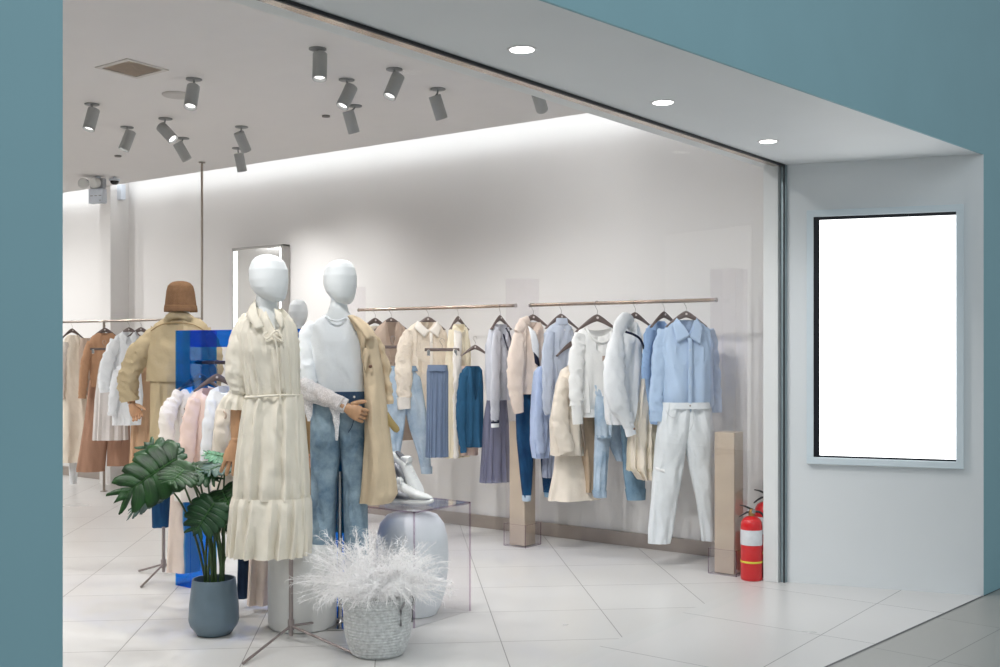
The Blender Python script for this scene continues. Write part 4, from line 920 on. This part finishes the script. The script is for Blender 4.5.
Jn.pants([(393,314,366,.118),(405,312,367,.125),(425,311,367.5,.13)], [([(442,311,342,.125),(455,311,341,.115),(480,311.5,337,.105),(520,312,335,.1),(560,311,335,.1),(592,310,335,.1)],0), ([(442,340,367.5,.125),(455,341,367,.115),(480,343,366.5,.105),(520,344,367,.1),(560,345,368,.1),(592,345,369,.1)],.04)], D_m2, 442, wr=.01)
Jn.rows = [(393,314,366,.115),(405,312,367,.122),(425,311,367.5,.13),(449,311,367.5,.115)]; Jn.yo = 0
Jn.loft('waistband', [(391,313,367,.136),(401,311.5,368,.142)], D_m2d, fb=0, wr=.001)
Jn.rows = [(393,314,366,.115),(405,312,367,.122),(425,311,367.5,.13),(449,311,367.5,.115)]
Jn.cord('fly_seam', [(356,402),(357,412),(355,424),(351,431)], .0016, D_m2d, off=.014); Jn.dots('button', [(357,396)], .006, BTN, off=.03)
K = Gm('trench_coat', 'khaki trench coat draped over the right shoulder of the second mannequin', 'coat', 372, 5.72, 0, .6)
K.loft('body', [(315,349,353,.03),(318,350,360,.06),(324,353,368,.09),(332,358,374,.11),(342,361,377.5,.12),(365,363.5,382,.12),(400,365,386,.12),(440,365,390.5,.125),(475,363,395,.135),(494,361.5,397,.14),(502,360.5,392,.135)], C_trench, nf=4, fa=.0, fb=.014, wr=.008, step=3)
K.rows = [(315,349,353,.05),(324,353,368,.09),(332,358,374,.11),(342,361,377.5,.12),(365,363.5,382,.12),(400,365,386,.12),(440,365,390.5,.125)]
K.plate('lapel', [(348,316),(353,317),(363,327),(369,337),(367,346),(372,352),(368,372),(364,360),(360,340),(354,326)], C_trench, off=.016, th=.005)
K.plate('collar', [(350,316),(357,317),(368,326),(376,338),(370,340),(364,331),(356,322)], C_trench, off=.03, th=.005)
K.dots('button', [(373,366)], .009, BTNB, off=.02)
K.tube('sleeve', [(370,333,5,.02),(377,350,7,.05),(382,375,7.5,.07),(385,405,7,.07)], C_trench, wr=.008)
x, z = K.L(385, 414)
MB().tube([(x, .0, z, .02, .006), (K.L(390,421)[0], -.02, K.L(390,421)[1], .02, .006), (K.L(397,429)[0], -.03, K.L(397,429)[1], .018, .006), (K.L(399,431)[0], -.03, K.L(399,431)[1], .01, .004)], n=12).build('belt_end', cloth('belt_olive', 172,152,104), K.r)

# --- hatted mannequin seen from behind
g = Gm('mannequin', 'mannequin seen from behind wearing a brown felt hat, wooden hand at its hip', 'mannequin', 180, 7.12, 0, 0, 'white egg-headed mannequins')
g.loft('head', [(286,174,188,.05),(292,171,191,.08),(304,170,191,.09),(312,172,189,.07),(316,176,186,.04)], MANW, fb=0, wr=0, e=1, close=2)
g.loft('neck', [(308,175.5,187.5,.05),(318,174,189,.055),(326,166,196,.07),(380,160,200,.08),(440,160,200,.1)], MANW, fb=0, wr=0, e=1, close=2)
x, z = g.L(133, 403); A = MB().tube([(g.L(131,392)[0], -.02, g.L(131,392)[1], .03), (x, -.03, z, .024)], n=12).build('forearm', WOODM, g.r)
hand(g, 'hand', (x, -.03, z), (.4,.1,-.9), (.9,-.1,.4), (.1,-.95,.1), size=.17, curl=.9, thumb_side=1, parent=A)
g.loft('leg', [(440,157,168,.05),(500,158,166,.04),(524,158,165,.03)], MANW, fb=0, wr=0, close=2)
stand(g, 163.5, 576, .31, [ptz(139,572,0), ptz(141,588,0), ptz(186,572,0)])
Ht = Gm('bucket_hat', 'brown felt cloche hat on the mannequin seen from behind', 'hat', 180.5, 7.12, 0, 1.6)
Ht.loft('crown', [(281,178,183,.01),(281.6,174,187,.04),(283,171,190,.065),(286,168.3,192.7,.085),(291,167,194,.097),(300,166,195.2,.105),(306,165.4,196,.108)], C_hat, fb=0, wr=.002, e=1, close=True, step=1)
Ht.loft('brim', [(305.5,165.4,196,.108),(309,164.9,196.6,.112),(312,165,196.6,.113)], C_hat, fb=0, wr=.002, e=1, step=1, solid=.004)
K = Gm('trench_coat', 'khaki caped trench coat on the hatted mannequin, sleeves pushed up', 'coat', 180, 7.12, 0, .7)
K.loft('cape', [(316,173,190,.06),(319,163,200,.08),(324,155,206,.1),(332,151,210,.12),(350,148.5,212,.14),(381,147.5,213,.15)], C_khaki, nf=4, fb=.008, wr=.01, step=3)
K.loft('lower_coat', [(378,151,210,.13),(400,151,209,.13),(440,151,207,.14),(475,151,206,.15)], C_khaki, nf=6, fb=.014, wr=.01)
K.tube('sleeve', [(158,331,8,.0),(146,347,10,-.02),(136,362,10.5,-.03),(131,374,10,-.03),(130,388,9,-.03),(132,401,8,-.03)], C_khaki, flat=.85, wr=.012, n=36)
K.tube('sleeve', [(202,331,8,.0),(211,350,10,.0),(213,375,9,.0),(211,398,8,.0)], C_khaki, flat=.85, wr=.01)
K.rows = [(316,173,190,.06),(324,155,206,.1),(332,151,210,.12)]; K.yo = 0
K.tube('collar', [(169,322,3.5,-.05),(175,316,4,-.07),(184,315,4,-.07),(194,320,3.5,-.05)], C_khaki, flat=1)
K.cord('yoke_seam', [(154,331),(165,325),(180,323),(197,325),(207,331)], .003, C_khaki2, off=.012)
P3 = Gm('cropped_trousers', 'dark blue trouser leg above the tripod foot of the hatted mannequin', 'trousers', 163, 7.12, 0, .3)
P3.loft('leg', [(465,152,174,.08),(500,152,170,.07),(527,152.5,168.5,.065)], D_dark, nf=3, fb=.004)

# --- mannequin half hidden between the two front ones
g = Gm('mannequin', 'small far mannequin head and wooden hand seen between the two front mannequins', 'mannequin', 312, 8.2, 0, 0, 'white egg-headed mannequins')
g.loft('head', [(299.5,296,300,.02),(301,292,304,.05),(305,289.5,306.5,.07),(312,288.5,308,.08),(319,290.5,307,.07),(325,295,304,.04)], MANW, fb=0, wr=0, e=1, close=2, step=1)
g.loft('neck', [(320,294,303,.04),(332,293,306,.05),(345,292,325,.08),(400,300,335,.08)], MANW, fb=0, wr=0, e=1, close=2)
x, z = g.L(306, 452); A = MB().tube([(g.L(306,438)[0], -.14, g.L(306,438)[1], .026), (x, -.14, z, .02)], n=12).build('forearm', WOODM, g.r)
hand(g, 'hand', (x, -.14, z), (.5,-.1,-.85), (.85,0,.5), (0,-1,0), size=.16, curl=.6, parent=A)
MB().lathe([(.14,0),(.14,.008),(.02,.014)]).build('base_plate', CHROME, g.r); MB().tube([(0,0,.01,.012),(0,0,.7,.012)], n=10).build('stand_pole', CHROME, g.r)
K = Gm('long_coat', 'dark khaki long coat behind the gap between the two front mannequins', 'coat', 315, 8.2, 0, .25)
K.loft('body', [(328,296,312,.05),(334,292,330,.08),(345,290,338,.1),(390,294,340,.12),(440,292,345,.13),(505,290,348,.15)], C_khaki2, nf=5, fb=.014)
K.tube('sleeve', [(293,345,7,-.03),(290,375,8,-.05),(298,410,7,-.1),(305,438,6,-.13)], C_khaki2)

# ------------------------------------------------------------------ monstera in its pot
pc = c2w(U(214)*5.56, 5.56)
r = empty('plant_pot', pc, 0, 'blue-grey rounded concrete pot holding the monstera plant', 'plant pot')
PM = mat('blue_grey_glaze', rgb(98,116,128), rough=.42, var=.12, vs=7, bump=.15, bs=14)
MB().lathe([(.075,0),(.085,.004),(.118,.05),(.125,.075),(.122,.15),(.112,.24),(.108,.278),(.106,.281),(.099,.281),(.096,.276),(.1,.24)], n=48).build('pot_wall', PM, r)
MB().lathe([(.099,.22),(.1,.235),(.05,.242),(.001,.245)], n=24).build('soil', mat('dark_soil', rgb(38,32,28), rough=1, var=.3, bump=.8, bs=60), r)
def leaf_mat(name, c1, c2):
    m, nt, b = newmat(name); N = nt.nodes; L = nt.links; tc = N.new('ShaderNodeTexCoord'); n = N.new('ShaderNodeTexNoise'); n.inputs['Scale'].default_value = 14
    L.new(tc.outputs['Object'], n.inputs[0]); cr = N.new('ShaderNodeValToRGB'); cr.color_ramp.elements[0].color = rgb(*c1); cr.color_ramp.elements[0].position = .35
    cr.color_ramp.elements[1].color = rgb(*c2); cr.color_ramp.elements[1].position = .7; L.new(n.outputs[0], cr.inputs[0]); L.new(cr.outputs[0], b.inputs['Base Color'])
    b.inputs['Roughness'].default_value = .45
    t = N.new('ShaderNodeBsdfTranslucent'); L.new(cr.outputs[0], t.inputs[0]); mm = N.new('ShaderNodeMixShader'); mm.inputs[0].default_value = .15
    L.new(b.outputs[0], mm.inputs[1]); L.new(t.outputs[0], mm.inputs[2]); L.new(mm.outputs[0], N['Material Output'].inputs[0]); return m
LF1 = leaf_mat('leaf_green', (14,50,18), (32,84,30)); LF2 = leaf_mat('leaf_dark', (24,60,34), (44,86,52)); LF3 = leaf_mat('leaf_pale_lit', (70,130,96), (120,176,140)); LFU = leaf_mat('leaf_bluish', (60,90,84), (110,134,128))  # paler green as lit, grey-blue as glinting: light put into the leaf colour
STEMM = mat('petiole_green', rgb(58,84,44), rough=.45, var=.15, vs=20); VEIN = mat('leaf_vein', rgb(58,104,48), rough=.5, var=0)
plant = empty('monstera_plant', pc+Vector((0,0,.24)), TH, 'dark green split-leaf monstera plant beside the ivory dress', 'plant')
def PL(px, py, dy=0):
    d = 5.56+dy; return Vector((U(px)*d-U(214)*5.56, dy, CH+(HZ-py)*d/F-.24))
def leaf(base, tip, nrm, W, m, lobes=6, droop=.12):
    B, T = Vector(base), Vector(tip); ax = (T-B); Ln = ax.length; ax.normalize(); N_ = Vector(nrm); N_ = (N_-ax*N_.dot(ax)).normalized(); sd = ax.cross(N_)
    mb = MB(); prof = [.80,1.0,1.0,.92,.74,.46,.25]
    def P(u, v, lift=0):   # u along, v across in half-widths
        z = -droop*Ln*(u*u)*.8 - .22*W*(v*v)*.5 + .05*W*abs(v)+lift
        p = B+ax*(u*Ln)+sd*(v*W/2)+N_*z; return p
    for s_ in (-1, 1):
        for i in range(lobes):
            u0 = -.02+i/lobes; u1 = -.02+(i+1)/lobes*1.0
            len_ = prof[i]*(.94+.1*random.random()); ns = 9; vs = []; fs = []
            sweep = (-.30+.62*(i/(lobes-1)))
            for j in range(ns+1):
                w = j/ns; v = s_*len_*w*math.cos(.25*sweep)
                uc = (u0+u1)/2+sweep*w*(.62) + .10*w*w
                hwid = (u1-u0)/2*(1+.95*min(1,w/.5)*(1 if i<5 else .2))
                if w > .5: hwid *= 1-.15*min(1,(w-.5)/.25)
                if w > .82: hwid *= math.sqrt(max(.04, 1-((w-.82)/.185)**2))
                for q in (-1, -.33, .33, 1):
                    wob = .012*math.sin(9*w+i*2+q)*W*w*.2
                    vs.append(P(uc+hwid*q, v, wob-.02*W*abs(q)*w))
            for j in range(ns):
                for q in range(3): fs.append((j*4+q, j*4+q+1, (j+1)*4+q+1, (j+1)*4+q))
            mb.add(vs, fs)
    # pointed end
    vs = [P(.93,0), P(.97,.22), P(1.1,.08), P(1.2,0), P(1.1,-.08), P(.97,-.22)]; mb.add(vs, [(0,1,2,3),(0,3,4,5)])
    o = mb.build('leaf', m, plant, solid=.0012)
    vm = MB(); pts = [(*P(u/8, 0, .002), .0028*(1-u/12)) for u in range(0, 9)]; vm.tube(pts, n=6)
    for s_ in (-1,1):
        for i in range(lobes):
            sweep = (-.30+.62*(i/(lobes-1))); vm.tube([(*P(-.02+(i+.5)/lobes+sweep*w*.62+.1*w*w, s_*prof[i]*w*.85, .0016), .0013*(1-w*.7)) for w in (0,.25,.5,.75,1)], n=5)
    vm.build('leaf_vein', VEIN, o)
    return B
LV = [((176,459,-.10),(122,492,-.22),(.1,-.85,.55),.30,LF1,.16,0), ((170,463,.05),(148,443,.10),(-.1,-.5,.85),.26,LF2,.12,1), ((196,468,-.02),(216,476,-.05),(.1,-.35,.93),.22,LF2,.2,2),
      ((184,470,-.16),(172,480,-.28),(.2,-.6,.75),.20,LF1,.15,6),
      ((226,458,.12),(207,452,.10),(-.1,-.25,.97),.18,LF3,.1,3), ((226,464,.05),(208,468,-.05),(0,-.5,.9),.17,LFU,.2,4), ((214,503,-.09),(196,530,-.16),(.15,-.9,.45),.22,LF2,.12,5),
      ((222,490,-.02),(232,512,-.08),(-.1,-.8,.55),.22,LF1,.12,7), ((210,508,.10),(226,528,.06),(.1,-.8,.5),.18,LF2,.1,8), ((168,486,.02),(130,502,.0),(0,-.35,.95),.24,LFU,.25,9), ((206,466,.12),(190,462,.2),(0,-.3,1),.18,LF2,.1,10)]
for (b_, t_, n_, W_, m_, dr, i) in LV:
    B = PL(*b_); leaf(B, PL(*t_), n_, W_, m_, droop=dr)
    a_ = i*2.4; bx, by = .045*math.cos(a_), .045*math.sin(a_)
    mid = Vector((bx*1.2+(B.x-bx)*.22, by+(B.y-by)*.2, B.z*.45)); m2 = Vector((bx+(B.x-bx)*.62, by+(B.y-by)*.55, B.z*.8))
    P_ = catm([(bx,by,-.0,.0075), (*mid,.006), (*m2,.005), (*B,.004)], 14); MB().tube(P_, n=8, ref=(.3,1,0)).build('petiole', STEMM, plant)
for px_, py_, b0 in ((229,545,(.03,-.02)), (224,520,(.04,.02)), (207,505,(-.01,.03)), (218,495,(.0,-.03))):
    B = PL(px_, py_, -.02); MB().tube(catm([(b0[0],b0[1],0,.007), (b0[0]+(B.x-b0[0])*.4, b0[1], B.z*.5, .006), (*B,.004)], 8), n=8, ref=(.3,1,0)).build('petiole', STEMM, plant)

# ------------------------------------------------------------------ woven basket with feathers
bc = c2w(U(378)*5.21, 5.21)
r = empty('woven_basket', bc, TH, 'silvery woven rope basket full of white feathers', 'basket')
prof = []
for j in range(78):
    t = j/77; z = .012+.268*t; R_ = .126+.030*math.sin(min(1, t*2.2)*PI/2)+.010*t ; R_ += .0022*math.sin(t*2*PI*19); prof.append((R_, z))
mb = MB().lathe([(.11,0),(.122,.004)]+prof+[(.158,.284),(.152,.282),(.150,.25),(.14,.06)], n=72)
for i, v in enumerate(mb.v):
    a = math.atan2(v[1], v[0]); R_ = math.hypot(v[0], v[1]); k = 1+.009*math.sin(a*44+ v[2]*330)*(1 if R_ > .125 else 0); mb.v[i] = (v[0]*k, v[1]*k, v[2])
mb.build('basket_wall', mat('silver_rope', rgb(216,218,218), rough=.5, metal=.25, var=.2, vs=60, bump=.6, bs=160), r)
RP = mat('rope_handle', rgb(150,148,150), rough=.6, var=.2, vs=80, bump=.6, bs=200)
for sx, a0 in ((1, -.55), (-1, 2.6)):
    ca, sa = math.cos(a0), math.sin(a0); P_ = []
    for t in range(13):
        w = PI*t/12; off = .045*math.cos(w); out = .168+.028*math.sin(w); up = .235+.055*math.sin(w)
        P_.append((ca*out-sa*off, sa*out+ca*off, up, .006))
    P_ = [(P_[0][0], P_[0][1], .16, .006)]+P_+[(P_[-1][0], P_[-1][1], .16, .006)]
    MB().tube(P_, n=8, ref=(0,0,1)).build('handle', RP, r)
FM = mat('white_feather', rgb(254,253,253), rough=.8, var=.0, trans=.3)
random.seed(11)
mb = MB()
for i in range(320):
    a = random.uniform(0, 2*PI); el = math.asin(random.uniform(.02, 1)); Lf = random.uniform(.16, .345)
    ox = Vector((.08*math.cos(a), .08*math.sin(a), .30))*random.uniform(.5, 1.0); ox.z = .295
    dv = Vector((math.cos(a)*math.cos(el), math.sin(a)*math.cos(el), math.sin(el)*.92+.12)).normalized()
    if dv.x < -.3: Lf *= 1.13
    sidev = dv.cross(Vector((0,0,1))).normalized() if abs(dv.z) < .98 else Vector((1,0,0))
    pts = []
    for t in range(9):
        w = t/8; p = ox+dv*Lf*w+Vector((0,0,-.075*w*w*w*(1-.5*dv.z)))+sidev*.03*math.sin(w*2+i)*w; pts.append(p)
    mb.tube([(*p, .0012) for p in pts], n=3, cap=False)
    for k in range(46):
        w = .08+.92*k/45; q = w*8; j = min(7, int(q)); p = pts[j].lerp(pts[j+1], q-j); ax = (pts[j+1]-pts[j]).normalized()
        rv = Vector((random.gauss(0,1), random.gauss(0,1), random.gauss(0,1))); pr = (rv-ax*rv.dot(ax)).normalized()
        bl = .055*(1.2-w*.6)*random.uniform(.7,1.2); cv = (ax*.75+pr).normalized(); wv = ax.cross(pr)*.0017; cur = p; vs = [cur-wv, cur+wv]
        curl = Vector((0,0,-.6))+rv*.55
        for s_ in range(1, 5):
            cv = (cv+curl*.22*s_*.5).normalized(); cur = cur+cv*bl/4; f = 1-s_/5; vs += [cur-wv*f, cur+wv*f]
        mb.add(vs, [(2*s_, 2*s_+1, 2*s_+3, 2*s_+2) for s_ in range(4)])
o = mb.build('feather_plumes', FM, None, smooth=True, loc=bc); o.rotation_euler = (0,0,TH)
tag(o, 'fluffy white curled feathers spilling over the woven basket', 'feathers', kind='stuff')

# ------------------------------------------------------------------ acrylic table, white stool, white drum
X0, X1, Y0, Y1, Z1 = -4.28, -3.78, 4.25, 4.71, .60
r = empty('acrylic_table', ((X0+X1)/2, (Y0+Y1)/2, 0), 0, 'clear acrylic box table over the white rounded stool', 'table')
hx, hy, t = (X1-X0)/2, (Y1-Y0)/2, .008
MB().box(-hx,hx,-hy,hy,Z1-.012,Z1).build('tabletop', clear('acrylic_top', (.93,.92,.94,1), ior=1.4), r, smooth=False)
for (a0,a1,b0,b1) in ((-hx,hx,-hy,-hy+t), (-hx,hx,hy-t,hy), (-hx,-hx+t,-hy+t,hy-t), (hx-t,hx,-hy+t,hy-t)): MB().box(a0,a1,b0,b1,0.001,Z1-.012).build('side_panel', ACRY, r, smooth=False)
mb = MB()
for sx in (-1,1):
    for sy in (-1,1): mb.box(sx*hx-.004,sx*hx+.004,sy*hy-.004,sy*hy+.004,0.001,Z1)
for s_ in (-1,1): mb.box(-hx,hx,s_*hy-.003,s_*hy+.003,Z1-.007,Z1+.001); mb.box(s_*hx-.003,s_*hx+.003,-hy,hy,Z1-.007,Z1+.001)
mb.build('polished_edge', ACRE, r, smooth=False)
CER = mat('white_ceramic', rgb(226,232,236), rough=.4, var=.03, bump=.25, bs=7)
o = MB().lathe([(.12,0),(.135,.004),(.16,.05),(.182,.13),(.196,.24),(.199,.33),(.193,.42),(.175,.49),(.14,.535),(.10,.55),(.001,.552)], n=56).build('ceramic_stool', CER, loc=(-4.0, 4.48, 0)); tag(o, 'white rounded ceramic stool standing inside the clear acrylic box', 'stool')
dc = c2w(U(302.5)*5.72, 5.72)
mb = MB().lathe([(.155,0),(.17,.006),(.176,.03),(.178,.2),(.176,.39),(.165,.42),(.14,.43),(.001,.43)], n=72)
o = mb.build('white_drum', mat('wrapped_fabric', rgb(222,222,220), rough=.6, var=.04, vs=5, bump=1.0, bs=7, scl=(1,1,.5)), loc=dc); tag(o, 'white wrinkled fabric-wrapped drum seat behind the mannequin stand', 'stool')
# sneakers
SH = mat('white_leather', rgb(216,218,218), rough=.5, var=.05, vs=30, bump=.3, bs=30); SOLE = mat('white_rubber', rgb(236,236,234), rough=.55, var=.05); SGR = mat('silver_mesh', rgb(128,130,136), rough=.4, metal=.2, var=.1, vs=60)
def sneaker(loc, rot, label):
    r = empty('sneaker', loc, 0, label, 'sneaker', 'pair of white chunky sneakers'); r.rotation_euler = rot
    L = .27
    def lf(sec, n=20):
        mb = MB(); vs = []; fs = []
        for (x, hw, z0, z1) in sec:
            for i in range(n):
                a = 2*PI*i/n; c_, s_ = math.cos(a), math.sin(a); vs.append((x, hw*math.copysign(abs(c_)**.75, c_), (z0+z1)/2+(z1-z0)/2*math.copysign(abs(s_)**.7, s_)))
        m_ = len(sec)
        for j in range(m_-1):
            for i in range(n): k = (i+1) % n; fs.append((j*n+i, j*n+k, (j+1)*n+k, (j+1)*n+i))
        fs += [tuple(range(n)), tuple(range((m_-1)*n, m_*n))]
        return mb.add(vs, fs)
    lf([(-.14,.015,.012,.042),(-.132,.036,.004,.046),(-.11,.042,0,.044),(-.06,.04,.0,.036),(-.0,.04,.003,.032),(.05,.048,.0,.032),(.09,.046,.002,.031),(.12,.032,.008,.032),(.132,.012,.016,.03)]).build('sole', SOLE, r)
    lf([(-.128,.018,.04,.085),(-.12,.032,.036,.098),(-.10,.036,.034,.102),(-.07,.036,.032,.1),(-.04,.036,.03,.108),(-.015,.037,.03,.102),(.02,.041,.028,.084),(.06,.044,.027,.064),(.09,.041,.027,.054),(.115,.028,.027,.045),(.128,.01,.028,.036)]).build('upper', SH, r)
    lf([(-.066,.026,.09,.112),(-.05,.028,.09,.128),(-.035,.028,.088,.132),(-.022,.026,.085,.118)]).build('tongue', SH, r)
    for s_ in (-1,1):
        MB().add([(-.09,s_*.0385,.04),(-.04,s_*.0395,.036),(.03,s_*.0445,.034),(.02,s_*.043,.052),(-.03,s_*.039,.075),(-.085,s_*.0375,.07)], [(0,1,2,3,4,5)]).build('side_panel', SGR, r, solid=.003)
    lf([(-.112,.012,.098,.106),(-.095,.024,.1,.108),(-.07,.026,.1,.107),(-.058,.016,.098,.106)]).build('lining', mat('shoe_lining', rgb(96,98,104), rough=.9, var=0), r)
    for s_ in (-1,1):
        MB().tube([(-.13,s_*.02,.037,.0022),(-.1,s_*.041,.036,.0022),(-.05,s_*.041,.034,.0022),(0,s_*.0415,.033,.0022),(.05,s_*.047,.031,.0022),(.09,s_*.045,.031,.0022),(.122,s_*.025,.032,.0022)], n=6).build('sole_groove', SGR, r)
    mb = MB()
    for i in range(5):
        x = -.02+.019*i; z = .107-.0105*i
        mb.tube([(x-.004,-.026,z-.014,.003),(x,0,z,.003),(x+.004,.026,z-.014,.003)], n=6)
    mb.tube([(-.022,0,.112,.003),(-.03,-.02,.118,.003),(-.02,-.036,.1,.003),(-.018,-.02,.105,.003)], n=6)
    mb.build('laces', SOLE, r)
    r.scale = (1.12,1.12,1.12)
    return r
p = c2w(U(407)*5.93, 5.93, .601); s1_ = sneaker(p, (0,0,TH+math.radians(-14)), 'white chunky sneaker lying flat on the clear acrylic box')
p = c2w(U(401)*6.02, 6.02, .71); s2_ = sneaker(p, (0, math.radians(38), TH+math.radians(-25)), 'white chunky sneaker propped heel-up behind the flat one')

# ------------------------------------------------------------------ fire extinguishers
RED = mat('extinguisher_red', rgb(206,24,30), rough=.3, var=.03)
def extinguisher(loc, rz, label, sc_=1):
    r = empty('fire_extinguisher', loc, rz, label, 'fire extinguisher', 'red fire extinguishers beside the pilaster'); r.scale = (sc_,)*3
    MB().lathe([(.062,0),(.066,.004),(.068,.012),(.068,.345),(.064,.368),(.052,.388),(.034,.400),(.018,.405),(.018,.412)], n=36).build('cylinder_tank', RED, r)
    MB().lathe([(.0688,.225),(.0694,.228),(.0694,.318),(.0688,.321)], n=36).build('paper_label', mat('label_white', rgb(214,216,220), rough=.6, var=.08, vs=25), r)
    MB().lathe([(.069,.112),(.0705,.114),(.0705,.122),(.069,.124)], n=36).build('yellow_band', mat('band_yellow', rgb(214,206,60), rough=.5, var=0), r)
    MB().lathe([(.019,.405),(.02,.41),(.02,.43),(.014,.44),(.012,.452)], n=18).build('valve', mat('brass', rgb(170,130,80), rough=.3, metal=.9, var=0), r)
    MB().tube([(.02,0,.44,.006,.008),(-.01,0,.452,.007,.008),(-.045,0,.468,.005,.008),(-.075,0,.474,.003,.006)], n=8).build('top_lever', DARK, r)
    MB().tube([(.012,0,.43,.006,.008),(-.03,0,.428,.006,.008),(-.06,0,.412,.005,.008),(-.078,0,.398,.003,.006)], n=8).build('carry_handle', DARK, r)
    MB().lathe([(.001,0),(.013,0),(.013,.008),(.001,.009)], n=16).xf(lambda v: Vector((v.x+.008, -.02-v.z, .437+v.y))).build('pressure_gauge', CHROME, r)
    MB().tube(catm([(.015,0,.432,.007),(.05,-.01,.43,.007),(.076,-.014,.40,.007),(.082,-.014,.33,.007),(.080,-.012,.2,.007),(.078,-.01,.12,.007)], 30), n=10).build('hose', DARK, r)
    MB().tube([(.078,-.01,.13,.009),(.078,-.01,.07,.011),(.078,-.01,.015,.014)], n=12).build('nozzle', DARK, r)
    return r
d_ = 6.86; p = c2w(U(751.5)*d_, d_); extinguisher(p, TH, 'front red fire extinguisher with white label and yellow band', .98)
d_ = 7.10; p = c2w(U(766.5)*d_, d_); extinguisher(p, TH+.2, 'second red fire extinguisher half hidden behind the front one', 1.12)

# ------------------------------------------------------------------ light of the mall, camera, colour
w = bpy.data.worlds.new('World'); sc.world = w; w.use_nodes = True
bg = w.node_tree.nodes['Background']; bg.inputs[0].default_value = (.86,.95,1,1); bg.inputs[1].default_value = .36
area('mall_ceiling_lamp', (1.8, 1.5, 4.8), (0, math.radians(25), 0), 3, 6, 60, (.9,.96,1))
cam = bpy.data.cameras.new('camera'); co = bpy.data.objects.new('camera', cam); COL.objects.link(co)
cam.sensor_width = 36; cam.lens = 36*F/1000; cam.shift_y = 13.5/1000; co.location = (0,0,CH); co.rotation_euler = (PI/2, 0, TH); cam.clip_start = .05
sc.camera = co
sc.view_settings.view_transform = 'Standard'; sc.view_settings.look = 'None'; sc.view_settings.gamma = 1; sc.view_settings.use_curve_mapping = False
sc.view_settings.exposure = 0.42
cy_ = sc.cycles; cy_.use_denoising = True; cy_.max_bounces = 10; cy_.diffuse_bounces = 6; cy_.transparent_max_bounces = 24; cy_.transmission_bounces = 6; cy_.caustics_reflective = False; cy_.caustics_refractive = False
cy_.sample_clamp_indirect = 4
